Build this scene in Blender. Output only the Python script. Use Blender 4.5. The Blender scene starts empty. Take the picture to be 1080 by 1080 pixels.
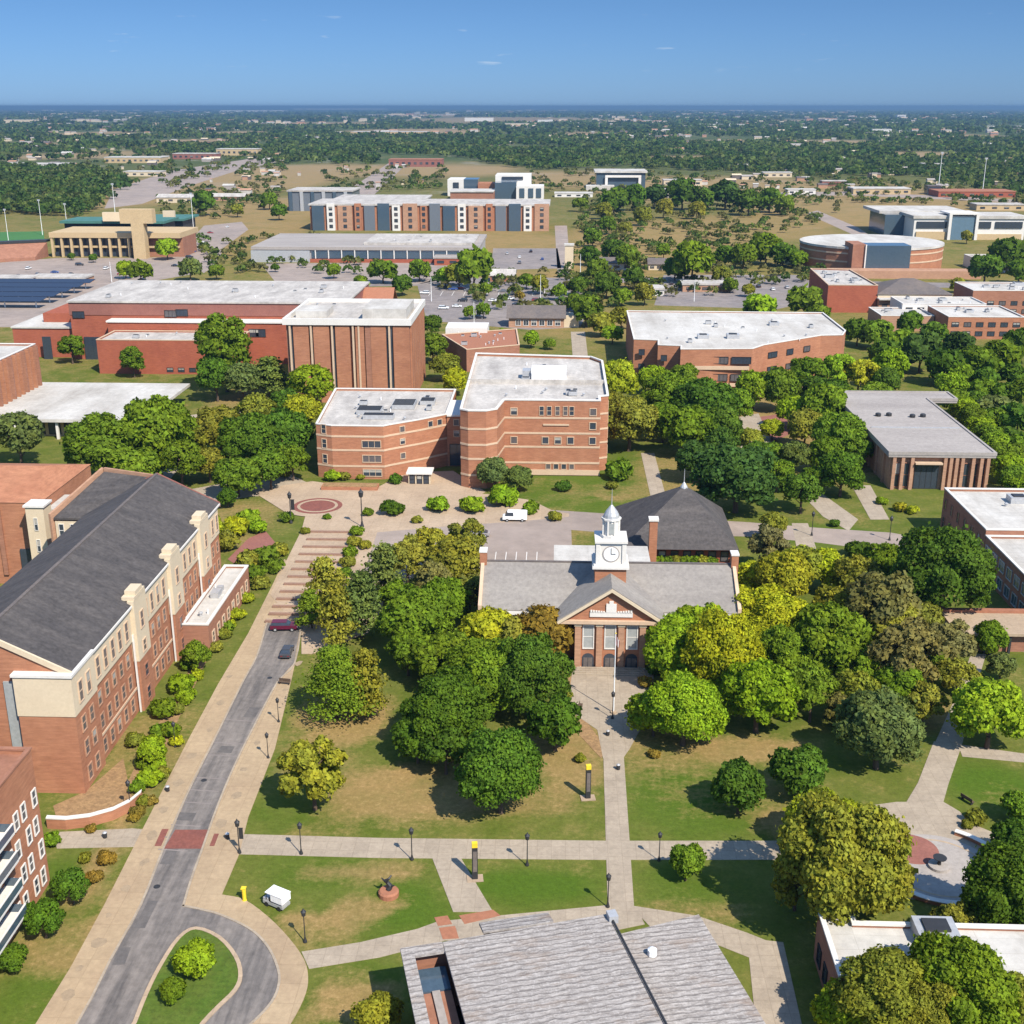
import bpy, math, random
import numpy as np
from mathutils import Vector

random.seed(11)
rng = np.random.default_rng(11)
SC = bpy.context.scene
COL = SC.collection
R = math.radians

# ------------------------------------------------------------------ camera
F, HOR, CAMH, PSI = 1260.0, 112.0, 90.0, R(2.2)      # focal length and horizon in photo pixels, height, heading
TH = math.atan((540 - HOR) / F)
cam = bpy.data.cameras.new('camera')
cam.sensor_width = cam.sensor_height = 36.0
cam.lens = 36.0 * F / 1080.0
cam.clip_start, cam.clip_end = 1.0, 120000.0
cam_ob = bpy.data.objects.new('camera', cam)
cam_ob.location = (0, 0, CAMH)
cam_ob.rotation_euler = (math.pi / 2 - TH, 0, PSI)
COL.objects.link(cam_ob)
SC.camera = cam_ob

# ------------------------------------------------------------------ sky, sun, exposure
SUN_EL, SUN_AZ = R(47), R(143)
world = bpy.data.worlds.new('World')
SC.world = world
world.use_nodes = True
nt = world.node_tree
nt.nodes.clear()
out = nt.nodes.new('ShaderNodeOutputWorld')
bg = nt.nodes.new('ShaderNodeBackground')
sky = nt.nodes.new('ShaderNodeTexSky')
sky.sky_type = 'NISHITA'
sky.sun_disc = False
sky.sun_elevation, sky.sun_rotation = SUN_EL, SUN_AZ
sky.altitude, sky.air_density, sky.dust_density, sky.ozone_density = 200, 1.0, 0.2, 3.0
bg.inputs['Strength'].default_value = 0.15
tc = nt.nodes.new('ShaderNodeTexCoord')
sep = nt.nodes.new('ShaderNodeSeparateXYZ')
nt.links.new(tc.outputs['Generated'], sep.inputs[0])
ramp = nt.nodes.new('ShaderNodeValToRGB')            # the clear autumn air: a bluer low sky
ramp.color_ramp.elements[0].position, ramp.color_ramp.elements[0].color = 0.0, (0.122, 0.218, 0.46, 1)
ramp.color_ramp.elements[1].position, ramp.color_ramp.elements[1].color = 0.35, (0.85, 0.95, 1.0, 1)
e = ramp.color_ramp.elements.new(0.09); e.color = (0.118, 0.192, 0.325, 1)
nt.links.new(sep.outputs['Z'], ramp.inputs[0])
mul = nt.nodes.new('ShaderNodeMix'); mul.data_type = 'RGBA'; mul.blend_type = 'MULTIPLY'; mul.inputs[0].default_value = 1
nt.links.new(sky.outputs[0], mul.inputs[6]); nt.links.new(ramp.outputs[0], mul.inputs[7])
# a few thin wisps of cloud low over the horizon
mpg = nt.nodes.new('ShaderNodeMapping'); mpg.inputs['Scale'].default_value = (26, 26, 210); mpg.inputs['Location'].default_value = (3.1, 1.7, .4)
cn = nt.nodes.new('ShaderNodeTexNoise'); cn.inputs['Scale'].default_value = 1.0; cn.inputs['Detail'].default_value = 5
nt.links.new(tc.outputs['Generated'], mpg.inputs[0]); nt.links.new(mpg.outputs[0], cn.inputs['Vector'])
cr_ = nt.nodes.new('ShaderNodeMapRange'); cr_.inputs[1].default_value, cr_.inputs[2].default_value = .67, .80
nt.links.new(cn.outputs['Fac'], cr_.inputs[0])
band = nt.nodes.new('ShaderNodeValToRGB')
band.color_ramp.elements[0].position, band.color_ramp.elements[0].color = .022, (0, 0, 0, 1)
band.color_ramp.elements[1].position, band.color_ramp.elements[1].color = .075, (0, 0, 0, 1)
e2 = band.color_ramp.elements.new(.042); e2.color = (.75, .75, .75, 1)
nt.links.new(sep.outputs['Z'], band.inputs[0])
cm = nt.nodes.new('ShaderNodeMath'); cm.operation = 'MULTIPLY'
nt.links.new(cr_.outputs[0], cm.inputs[0]); nt.links.new(band.outputs[0], cm.inputs[1])
mx_ = nt.nodes.new('ShaderNodeMix'); mx_.data_type = 'RGBA'; mx_.inputs[7].default_value = (3.0, 3.3, 3.6, 1)
nt.links.new(cm.outputs[0], mx_.inputs[0]); nt.links.new(mul.outputs[2], mx_.inputs[6])
nt.links.new(mx_.outputs[2], bg.inputs[0])
nt.links.new(bg.outputs[0], out.inputs[0])

sun = bpy.data.lights.new('sun', 'SUN')
sun.energy, sun.angle, sun.color = 4.4, R(0.5), (1.0, 0.93, 0.82)
sun_ob = bpy.data.objects.new('sun', sun)
sun_dir = Vector((math.sin(SUN_AZ) * math.cos(SUN_EL), math.cos(SUN_AZ) * math.cos(SUN_EL), math.sin(SUN_EL)))
sun_ob.rotation_euler = sun_dir.to_track_quat('Z', 'Y').to_euler()
sun_ob.location = (0, 0, 300)
COL.objects.link(sun_ob)

SC.view_settings.view_transform = 'Standard'
SC.view_settings.look = 'None'
SC.view_settings.exposure = 0.8
SC.view_settings.gamma = 1.0
SC.view_settings.use_curve_mapping = False
SC.cycles.max_bounces = 6
SC.cycles.volume_bounces = 0
SC.cycles.transparent_max_bounces = 8
SC.cycles.use_adaptive_sampling = True

# ------------------------------------------------------------------ measuring the photograph
cS, cC = math.sin(TH), math.cos(TH)
def ray(px, py):
    u, v = (px - 540) / F, (py - 540) / F
    hf, dz = cC - v * cS, -cS - v * cC
    return (u * math.cos(PSI) - hf * math.sin(PSI), u * math.sin(PSI) + hf * math.cos(PSI), dz)
def W(px, py, z=0.0):
    r = ray(px, py); t = (z - CAMH) / r[2]
    return (r[0] * t, r[1] * t)
def atY(px, py, Y):
    r = ray(px, py); t = Y / r[1]
    return (r[0] * t, Y, CAMH + r[2] * t)
def mpp(px, py, z=0.0):                               # metres per photo pixel at that spot
    v = (py - 540) / F
    return (CAMH - z) / (cS + v * cC) / F
def PX(x, y, z=0.0):
    a = x * math.cos(PSI) + y * math.sin(PSI); b = -x * math.sin(PSI) + y * math.cos(PSI); d = z - CAMH
    fz = b * cC - d * cS
    return (540 + F * a / fz, 540 + F * (-(b * cS) - d * cC) / fz)

# ------------------------------------------------------------------ materials
M = {}
def new_mat(name):
    m = bpy.data.materials.new(name); m.use_nodes = True
    M[name] = m
    t = m.node_tree; b = t.nodes['Principled BSDF']
    b.inputs['Specular IOR Level'].default_value = 0.25
    return m, t, b
def mixn(t, a, b, fac, blend='MIX'):
    n = t.nodes.new('ShaderNodeMix'); n.data_type = 'RGBA'; n.blend_type = blend
    for i, v in ((0, fac), (6, a), (7, b)):
        if hasattr(v, 'is_linked') or hasattr(v, 'node'): t.links.new(v, n.inputs[i])
        elif isinstance(v, (int, float)): n.inputs[i].default_value = v
        else: n.inputs[i].default_value = (*v, 1)
    return n.outputs[2]
def noise(t, scale, detail=4, rough=.6, vec=None, stretch=None):
    if vec is None:
        g = t.nodes.new('ShaderNodeNewGeometry'); vec = g.outputs['Position']
    if stretch:
        mp = t.nodes.new('ShaderNodeMapping'); mp.inputs['Scale'].default_value = stretch
        t.links.new(vec, mp.inputs[0]); vec = mp.outputs[0]
    n = t.nodes.new('ShaderNodeTexNoise')
    n.inputs['Scale'].default_value, n.inputs['Detail'].default_value, n.inputs['Roughness'].default_value = scale, detail, rough
    t.links.new(vec, n.inputs['Vector'])
    return n.outputs['Fac']
def ramped(t, fac, lo, hi, a=0.0, b=1.0):
    n = t.nodes.new('ShaderNodeMapRange'); n.clamp = True
    t.links.new(fac, n.inputs[0])
    for i, v in enumerate((lo, hi, a, b)): n.inputs[i + 1].default_value = v
    return n.outputs[0]
def math2(t, op, a, b):
    n = t.nodes.new('ShaderNodeMath'); n.operation = op
    for i, v in enumerate((a, b)):
        if isinstance(v, (int, float)): n.inputs[i].default_value = v
        else: t.links.new(v, n.inputs[i])
    return n.outputs[0]
def weathered(name, col, dirt, scale=.25, amount=.6, fine=2.5, fine_amt=.25, rough=.85, streak=None, spec=.2, slab=None):
    m, t, b = new_mat(name)
    n1 = ramped(t, noise(t, scale, 5, .65, stretch=streak), .38, .68, 0, amount)
    c = mixn(t, col, dirt, n1)
    n2 = noise(t, fine, 4, .7)
    k = ramped(t, n2, .25, .75, 1 - fine_amt, 1 + fine_amt)
    cb = t.nodes.new('ShaderNodeCombineColor')
    for i in range(3): t.links.new(k, cb.inputs[i])
    c = mixn(t, c, cb.outputs[0], 1.0, 'MULTIPLY')
    if slab:                                          # poured bays: joints, and a shade of difference from bay to bay
        g = t.nodes.new('ShaderNodeNewGeometry'); k_ = t.nodes.new('ShaderNodeTexBrick')
        k_.offset = 0.0
        for nm, v in (('Color1', (1.03, 1.03, 1.03, 1)), ('Color2', (.95, .95, .95, 1)), ('Mortar', (.86, .85, .84, 1)), ('Scale', 1.0), ('Brick Width', slab[0]), ('Row Height', slab[1]), ('Mortar Size', .05), ('Bias', 0.0)): k_.inputs[nm].default_value = v
        t.links.new(g.outputs['Position'], k_.inputs['Vector'])
        c = mixn(t, c, k_.outputs['Color'], 1.0, 'MULTIPLY')
    t.links.new(c, b.inputs['Base Color'])
    b.inputs['Roughness'].default_value = rough
    b.inputs['Specular IOR Level'].default_value = spec
    return m
def brick(name, col, dark, course=.30):
    """brick: faint horizontal courses, darker and lighter patches"""
    m, t, b = new_mat(name)
    g = t.nodes.new('ShaderNodeNewGeometry')
    n1 = ramped(t, noise(t, .18, 5, .7), .35, .7, 0, .7)
    c = mixn(t, col, dark, n1)
    n2 = ramped(t, noise(t, 1.0, 4, .75, stretch=(.5, .5, 3.4)), .3, .7, .80, 1.2)
    cb = t.nodes.new('ShaderNodeCombineColor')
    for i in range(3): t.links.new(n2, cb.inputs[i])
    c = mixn(t, c, cb.outputs[0], 1.0, 'MULTIPLY')
    t.links.new(c, b.inputs['Base Color'])
    b.inputs['Roughness'].default_value = .92
    b.inputs['Specular IOR Level'].default_value = .1
    return m
def plain(name, col, rough=.6, metal=0.0, spec=.3):
    m, t, b = new_mat(name)
    n = ramped(t, noise(t, 1.7, 3, .6), .3, .7, .88, 1.1)
    cb = t.nodes.new('ShaderNodeCombineColor')
    for i in range(3): t.links.new(n, cb.inputs[i])
    t.links.new(mixn(t, col, cb.outputs[0], 1.0, 'MULTIPLY'), b.inputs['Base Color'])
    b.inputs['Roughness'].default_value, b.inputs['Metallic'].default_value = rough, metal
    b.inputs['Specular IOR Level'].default_value = spec
    return m

brick('brick_orange', (.365, .168, .095), (.27, .110, .062))
brick('brick_brown', (.31, .150, .095), (.22, .10, .066))
brick('brick_red', (.32, .098, .056), (.25, .072, .044))
brick('brick_pale', (.40, .235, .15), (.31, .17, .11))
weathered('cream', (.56, .46, .32), (.49, .39, .27), .3, .4, 2.5, .08)
weathered('band_stone', (.52, .38, .26), (.44, .30, .20), .3, .5, 2.5, .1)
weathered('white_paint', (.62, .59, .54), (.52, .48, .43), .3, .35, 2.5, .08, rough=.6)
weathered('white_roof', (.50, .475, .43), (.33, .30, .26), .11, .85, .8, .14, streak=(1, .35, 1), slab=(6.5, 2.4))
weathered('dusty_roof', (.46, .425, .38), (.27, .245, .22), .14, .8, .9, .22, streak=(1.6, .5, 1), slab=(7.5, 3.0))
weathered('grey_roof', (.33, .295, .265), (.24, .21, .19), .08, .7, 1.2, .18, streak=(.4, 1.4, 1))
weathered('dark_shingle', (.060, .054, .052), (.098, .086, .079), .22, .8, 1.4, .35, streak=(.25, 1.6, 1))
weathered('slate_shingle', (.245, .222, .195), (.18, .16, .145), .15, .8, 1.4, .2, streak=(.35, 1.6, 1))
weathered('brown_shingle', (.11, .095, .09), (.16, .13, .11), .2, .8, 1.5, .25)
weathered('concrete', (.37, .275, .17), (.30, .215, .135), .12, .8, 1.3, .15, slab=(3.0, 3.0))
weathered('pale_concrete', (.40, .30, .205), (.30, .22, .15), .10, .8, 1.5, .15, slab=(3.2, 3.2))
weathered('path_concrete', (.345, .283, .212), (.265, .215, .16), .3, .7, 1.6, .16, slab=(1.8, 1.8))
weathered('asphalt', (.20, .175, .155), (.085, .078, .075), .55, .95, .9, .25, streak=(1.1, .10, 1))
weathered('dark_patch', (.10, .092, .088), (.14, .125, .115), .5, .8, 1.2, .2)
weathered('stained_concrete', (.30, .225, .145), (.25, .19, .125), .6, .8, 1.5, .2)
weathered('far_asphalt', (.19, .165, .155), (.27, .225, .195), .03, .7, .2, .25)
weathered('lot_concrete', (.30, .24, .20), (.22, .18, .155), .03, .8, .15, .2)
weathered('brick_paving', (.21, .075, .055), (.15, .06, .05), .6, .7, 2.5, .25)
weathered('rose_paving', (.25, .105, .08), (.20, .08, .065), .5, .6, 2.5, .2)
weathered('terrace_riser', (.26, .16, .115), (.20, .12, .09), .5, .6, 2.5, .2)
weathered('mulch', (.29, .18, .085), (.20, .12, .06), .6, .8, 2.0, .4)
weathered('island_grass', (.062, .105, .012), (.095, .115, .02), .35, .7, 2.0, .35)
weathered('green_roof', (.06, .16, .13), (.05, .12, .10), .1, .5, rough=.6)
weathered('turf', (.05, .14, .035), (.06, .16, .04), .05, .5)
weathered('beige_panel', (.46, .34, .19), (.39, .28, .16), .15, .5)
plain('glass', (.035, .045, .06), .12, 0, .6)
plain('blue_glass', (.055, .085, .115), .12, 0, .7)
plain('dim_glass', (.10, .09, .09), .2, 0, .5)
plain('blind', (.33, .31, .27), .7, 0, .2)
plain('pale_glass', (.30, .31, .30), .15, 0, .6)
plain('dark_metal', (.03, .03, .032), .5)
plain('grey_metal', (.42, .42, .42), .45, .3)
plain('white_metal', (.75, .75, .74), .4)
plain('yellow_paint', (.70, .50, .03), .5)
plain('solar_blue', (.018, .026, .05), .45, 0, .3)
plain('bark', (.10, .07, .05), .9, 0, .1)
plain('dark_red', (.17, .025, .03), .3, 0, .5)
plain('pale_blue_glass', (.10, .16, .21), .15, 0, .6)
plain('glass_grey', (.13, .145, .165), .3, 0, .4)
plain('rubber', (.02, .02, .02), .8)
plain('terracotta', (.31, .135, .08), .8, 0, .1)

# wood-shake roof: long uneven rows of pale grey shakes
m, t, b = new_mat('shake_roof')
tcn = t.nodes.new('ShaderNodeTexCoord')
nz = t.nodes.new('ShaderNodeTexNoise'); nz.inputs['Scale'].default_value = .9; nz.inputs['Detail'].default_value = 4
t.links.new(tcn.outputs['Object'], nz.inputs[0])
sp = t.nodes.new('ShaderNodeSeparateXYZ'); t.links.new(tcn.outputs['Object'], sp.inputs[0])
yy = math2(t, 'ADD', math2(t, 'DIVIDE', sp.outputs['Y'], .78), math2(t, 'MULTIPLY', nz.outputs['Fac'], .9))
fr_ = math2(t, 'FRACT', yy, 0.0)
row = ramped(t, fr_, .0, .34, 0, 1)
blot = noise(t, 1.5, 4, .75, tcn.outputs['Object'], (.55, 2.2, 1))
shk = noise(t, 3.5, 3, .7, tcn.outputs['Object'], (1.2, .5, 1))
c = mixn(t, (.17, .148, .132), (.40, .365, .335), ramped(t, blot, .32, .68))
c = mixn(t, c, (.48, .445, .41), ramped(t, shk, .5, .75, 0, .6))
c = mixn(t, (.13, .115, .105), c, row)
st = ramped(t, noise(t, .13, 5, .7, tcn.outputs['Object'], (1, 2.4, 1)), .53, .72, 0, .7)
c = mixn(t, c, (.22, .15, .10), st)
t.links.new(c, b.inputs['Base Color']); b.inputs['Roughness'].default_value = .92
bp = t.nodes.new('ShaderNodeBump'); bp.inputs['Strength'].default_value = .8; bp.inputs['Distance'].default_value = .15
t.links.new(math2(t, 'ADD', math2(t, 'MULTIPLY', fr_, .8), blot), bp.inputs['Height'])
t.links.new(bp.outputs[0], b.inputs['Normal'])

# foliage: the tint is each tree's own colour, each leaf clump a little lighter or darker
def foliage(name, attr=False):
    m, t, b = new_mat(name)
    if attr:
        a = t.nodes.new('ShaderNodeAttribute'); a.attribute_name = 'tint'; base = a.outputs['Color']
    else:
        oi = t.nodes.new('ShaderNodeObjectInfo'); base = oi.outputs['Color']
    g = t.nodes.new('ShaderNodeNewGeometry')
    k = ramped(t, g.outputs['Random Per Island'], 0, 1, .55, 1.5)
    cb = t.nodes.new('ShaderNodeCombineColor')
    for i in range(3): t.links.new(k, cb.inputs[i])
    c = mixn(t, base, cb.outputs[0], 1.0, 'MULTIPLY')
    n = ramped(t, noise(t, .45, 3, .6), .38, .68, 0, .7)
    c2 = mixn(t, c, mixn(t, c, (1.35, 1.15, .7), 1.0, 'MULTIPLY'), n)
    t.links.new(c2, b.inputs['Base Color'])
    b.inputs['Roughness'].default_value = .75
    b.inputs['Specular IOR Level'].default_value = .12
    tr = t.nodes.new('ShaderNodeBsdfTranslucent'); t.links.new(c2, tr.inputs[0])
    mx = t.nodes.new('ShaderNodeMixShader'); mx.inputs[0].default_value = .42
    t.links.new(b.outputs[0], mx.inputs[1]); t.links.new(tr.outputs[0], mx.inputs[2])
    t.links.new(mx.outputs[0], t.nodes['Material Output'].inputs[0])
    return m
foliage('leaves'); foliage('leaves_far', True)
# car paint takes its colour from the car
m, t, b = new_mat('car_paint')
oi = t.nodes.new('ShaderNodeObjectInfo'); t.links.new(oi.outputs['Color'], b.inputs['Base Color']); b.inputs['Roughness'].default_value = .25

# ------------------------------------------------------------------ building blocks
class MB:
    def __init__(s): s.v, s.f, s.m = [], [], []
    def add(s, vs, fs, m=0):
        o = len(s.v); s.v += [tuple(map(float, p)) for p in vs]
        for f in fs: s.f.append(tuple(o + i for i in f)); s.m.append(m)
        return s
    def box(s, x0, x1, y0, y1, z0, z1, m=0):
        return s.add([(x0,y0,z0),(x1,y0,z0),(x1,y1,z0),(x0,y1,z0),(x0,y0,z1),(x1,y0,z1),(x1,y1,z1),(x0,y1,z1)],
                     [(0,3,2,1),(4,5,6,7),(0,1,5,4),(1,2,6,5),(2,3,7,6),(3,0,4,7)], m)
    def prism(s, pts, z0, z1, m=0):
        n = len(pts)
        a = sum(pts[i][0]*pts[(i+1)%n][1]-pts[(i+1)%n][0]*pts[i][1] for i in range(n))
        if a < 0: pts = pts[::-1]
        return s.add([(x,y,z0) for x,y in pts]+[(x,y,z1) for x,y in pts],
              [tuple(range(n-1,-1,-1)), tuple(range(n,2*n))]+[(i,(i+1)%n,n+(i+1)%n,n+i) for i in range(n)], m)
    def ring(s, outer, inner, z0, z1, m=0):
        n = len(outer)
        vs = [(x,y,z0) for x,y in outer]+[(x,y,z1) for x,y in outer]+[(x,y,z0) for x,y in inner]+[(x,y,z1) for x,y in inner]
        fs = []
        for i in range(n):
            j = (i+1) % n
            fs += [(i,j,n+j,n+i),(2*n+j,2*n+i,3*n+i,3*n+j),(n+i,n+j,3*n+j,3*n+i),(j,i,2*n+i,2*n+j)]
        return s.add(vs, fs, m)
    def tube(s, p, q, r0, r1, n=8, m=0):
        p, q = Vector(p), Vector(q); d = (q-p).normalized()
        a = d.orthogonal().normalized(); c = d.cross(a)
        vs = [p+(a*math.cos(k)+c*math.sin(k))*r0 for k in [2*math.pi*i/n for i in range(n)]]
        vs += [q+(a*math.cos(k)+c*math.sin(k))*r1 for k in [2*math.pi*i/n for i in range(n)]]
        return s.add(vs, [(i,(i+1)%n,n+(i+1)%n,n+i) for i in range(n)]+[tuple(range(n-1,-1,-1)),tuple(range(n,2*n))], m)
    def lathe(s, prof, n=12, m=0, cx=0, cy=0):
        vs, fs = [], []
        for r, z in prof: vs += [(cx+r*math.cos(2*math.pi*i/n), cy+r*math.sin(2*math.pi*i/n), z) for i in range(n)]
        for k in range(len(prof)-1):
            for i in range(n): fs.append((k*n+i, k*n+(i+1)%n, (k+1)*n+(i+1)%n, (k+1)*n+i))
        fs.append(tuple(range(n-1,-1,-1))); fs.append(tuple(range((len(prof)-1)*n, len(prof)*n)))
        return s.add(vs, fs, m)
    def mesh(s, name, mats):
        me = bpy.data.meshes.new(name); me.from_pydata(s.v, [], s.f)
        for k in ([mats] if isinstance(mats, str) else mats): me.materials.append(M[k])
        me.polygons.foreach_set('material_index', s.m); me.update()
        return me
    def build(s, name, mats, parent=None, loc=None, rz=0):
        if parent and parent.name in OFF:
            ox, oy = OFF[parent.name]; s.v = [(x-ox, y-oy, z) for x, y, z in s.v]
        return link(name, s.mesh(name, mats), parent, loc, rz)
OFF = {}                                              # things whose parts are written in scene metres: their base point
def link(name, me, parent=None, loc=None, rz=0):
    o = bpy.data.objects.new(name, me); COL.objects.link(o)
    if parent:
        o.parent = parent
        if parent.name in OFF: OFF[o.name] = OFF[parent.name]
    if loc: o.location = loc
    o.rotation_euler[2] = rz
    return o
def tag(o, label=None, cat=None, group=None, kind='thing'):
    if label: o['label'] = label
    if cat: o['category'] = cat
    if group: o['group'] = group
    if kind: o['kind'] = kind
    return o
def thing(name, label, cat, loc=(0,0,0), rz=0, group=None):
    o = bpy.data.objects.new(name, None); COL.objects.link(o)
    o.empty_display_size = .5; o.location = loc; o.rotation_euler[2] = rz
    return tag(o, label, cat, group)
def site(name, label, cat, x, y, group=None):
    o = thing(name, label, cat, (x, y, 0), 0, group); OFF[o.name] = (x, y)
    return o
def structure(name, mb, mats, label=None):
    o = mb.build(name, mats); o['kind'] = 'structure'
    if label: o['label'] = label
    return o
def inset(pts, d):
    n = len(pts); res = []
    a = sum(pts[i][0]*pts[(i+1)%n][1]-pts[(i+1)%n][0]*pts[i][1] for i in range(n))
    sg = 1 if a > 0 else -1
    for i in range(n):
        p0, p1, p2 = Vector(pts[i-1]), Vector(pts[i]), Vector(pts[(i+1)%n])
        d1, d2 = (p1-p0).normalized(), (p2-p1).normalized()
        n1, n2 = Vector((-d1.y, d1.x))*sg, Vector((-d2.y, d2.x))*sg
        k = 1 + n1.dot(n2)
        v = p1 + (n1+n2)*(d/max(k, .2)); res.append((v.x, v.y))
    return res
def rect(x0, x1, y0, y1): return [(x0,y0),(x1,y0),(x1,y1),(x0,y1)]
_protos = {}
def win_proto(w, h, kind):
    key = (round(w,2), round(h,2), kind)
    if key not in _protos:
        fm, pm = {'cream':('band_stone','dim_glass'),'white':('white_paint','glass'),'dark':('dark_metal','glass'),'stone':('band_stone','glass'),
                  'blue':('grey_metal','blue_glass'),'lit':('white_paint','pale_glass'),'brick':('brick_brown','glass'), 'tan':('brick_pale','dim_glass')}[kind]
        t = min(.17, w*.125); d = .16
        f = MB()
        f.box(-w/2-t, w/2+t, -d, 0, -t, 0).box(-w/2-t, w/2+t, -d, 0, h, h+t)
        f.box(-w/2-t, -w/2, -d, 0, 0, h).box(w/2, w/2+t, -d, 0, 0, h)
        if h > w*1.2: f.box(-w/2, w/2, -.09, 0, h*.5-.05, h*.5+.05)
        if w > 1.6:
            k = max(2, int(w/1.2))
            for i in range(1, k): f.box(-w/2+w*i/k-.05, -w/2+w*i/k+.05, -.085, 0, 0, h)
        p = MB().box(-w/2, w/2, -.04, -.005, 0, h)
        bl_ = MB().box(-w/2, w/2, -.04, -.005, 0, h*.55).box(-w/2, w/2, -.045, -.005, h*.551, h, 1)      # a half-drawn blind
        _protos[key] = (f.mesh('window', fm), [p.mesh('pane', pm), p.mesh('pane', 'dim_glass' if pm == 'glass' else pm), bl_.mesh('pane', [pm, 'blind'])])
    return _protos[key]
_wr = random.Random(99)
FACE = {'S':0, 'E':math.pi/2, 'N':math.pi, 'W':-math.pi/2}
def window(parent, x, y, z, w, h, face='S', kind='cream'):
    fm, pm = win_proto(w, h, kind)
    ox, oy = OFF.get(parent.name, (0, 0))
    o = link('window', fm, parent, (x-ox, y-oy, z), FACE[face] if isinstance(face, str) else face)
    OFF.pop(o.name, None); link('pane', pm[_wr.choices((0, 1, 2), (5, 3, 2))[0]], o)
    return o
def win_grid(parent, face, fixed, a0, a1, n, zs, w, h, kind='cream', skip=None):
    for i in range(n):
        a = a0 if n == 1 else a0 + (a1-a0)*i/(n-1)
        for z in zs:
            if skip and skip(a, z): continue
            if face in 'SN': window(parent, a, fixed, z, w, h, face, kind)
            else: window(parent, fixed, a, z, w, h, face, kind)
_vents = []
def roof_clutter(roof, x0, x1, y0, y1, z, n, seed):
    """vents, curbs and small air handlers standing about on a flat roof"""
    if not _vents:
        _vents.append(MB().lathe([(.28,0),(.28,.5),(.42,.52),(.42,.7),(.1,.85)], 8).mesh('roof_vent', 'grey_metal'))
        _vents.append(MB().box(-.6,.6,-.6,.6,0,.45).box(-.5,.5,-.5,.5,.451,.6,1).mesh('roof_hatch', ['grey_metal', 'dark_metal']))
        _vents.append(MB().box(-1.1,1.1,-.7,.7,.15,1.2).box(-.9,.9,-.5,.5,1.201,1.32,1).box(-1.0,1.0,-.6,.6,0,.149,1).mesh('air_handler', ['grey_metal', 'dark_metal']))
        _vents.append(MB().tube((0,0,0),(0,0,.9),.13,.13,7).mesh('vent_pipe', 'white_metal'))
    r_ = random.Random(seed)
    ox, oy = OFF.get(roof.name, (0, 0))
    for _ in range(n):
        me = _vents[r_.choices((0, 1, 2, 3), (4, 2, 2, 4))[0]]
        o = link(me.name.split('.')[0], me, roof, (r_.uniform(x0, x1)-ox, r_.uniform(y0, y1)-oy, z+.003), r_.choice((0, math.pi/2)))
        OFF.pop(o.name, None)
def flat_building(name, label, pts, h, wall, roof, cat='building', parapet=.7, coping='band_stone', bands=(), units=0, group=None, z0=0.0, cop_h=.25):
    """a flat-roofed block on a footprint given in metres: wall, roof behind a parapet, coping, optional stone bands, roof units"""
    cx, cy = sum(p[0] for p in pts)/len(pts), sum(p[1] for p in pts)/len(pts)
    t = site(name, label, cat, cx, cy, group)
    L = list(pts)
    MB().prism(L, z0, h-parapet-.1).ring(L, inset(L, .35), h-parapet-.1, h-.003).build('wall', wall, t)
    rf = MB().prism(inset(L, .36), h-parapet-.09, h-parapet).build('roof', roof, t)
    if coping: MB().ring(inset(L, -.10), inset(L, .45), h, h+cop_h).build('coping', coping, t)
    for zb, hb in bands:
        MB().ring(inset(L, -.08), inset(L, .05), zb, zb+hb).build('stone_band', 'band_stone', t)
    xs = [p[0] for p in L]; ys = [p[1] for p in L]
    dx_, dy_ = max(xs)-min(xs), max(ys)-min(ys)
    roof_clutter(rf, min(xs)+dx_*.14, max(xs)-dx_*.14, min(ys)+dy_*.16, max(ys)-dy_*.2, h-parapet, int(min(16, max(3, dx_*dy_/90))), sum(map(ord, label)))
    for k in range(units):
        r_ = random.Random(sum(map(ord, label)) % 997 + k * 31)
        ux = min(xs) + (max(xs)-min(xs))*r_.uniform(.2, .8); uy = min(ys) + (max(ys)-min(ys))*r_.uniform(.25, .75)
        s = r_.uniform(.8, 1.7)
        u = MB().box(ux-s*1.3, ux+s*1.3, uy-s, uy+s, h-parapet+.002, h-parapet+s*.9)
        u.box(ux-s*.8, ux+s*.8, uy-s*.6, uy+s*.6, h-parapet+s*.9, h-parapet+s*1.05, 1)
        u.build('roof_unit', ['grey_metal', 'dark_metal'], rf)
    return t

# ------------------------------------------------------------------ the ground: one sheet to the horizon
def axis(step, near0, near1, far):
    a = list(np.arange(near0, near1, step)); s = step
    while a[-1] < far: s *= 1.12; a.append(a[-1] + s)
    return a
ys = [-60, -20] + axis(3.0, 20, 460, 46000)
pos = axis(3.0, 0, 180, 46000)
xs = [-v for v in pos[::-1]] + pos[1:]
gx, gy = np.meshgrid(np.array(xs, float), np.array(ys, float))
nx, ny = len(xs), len(ys)
vs = np.stack([gx.ravel(), gy.ravel(), np.zeros(nx*ny)], 1)
idx = np.arange(nx*ny).reshape(ny, nx)
fs = np.stack([idx[:-1,:-1].ravel(), idx[:-1,1:].ravel(), idx[1:,1:].ravel(), idx[1:,:-1].ravel()], 1)
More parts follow.
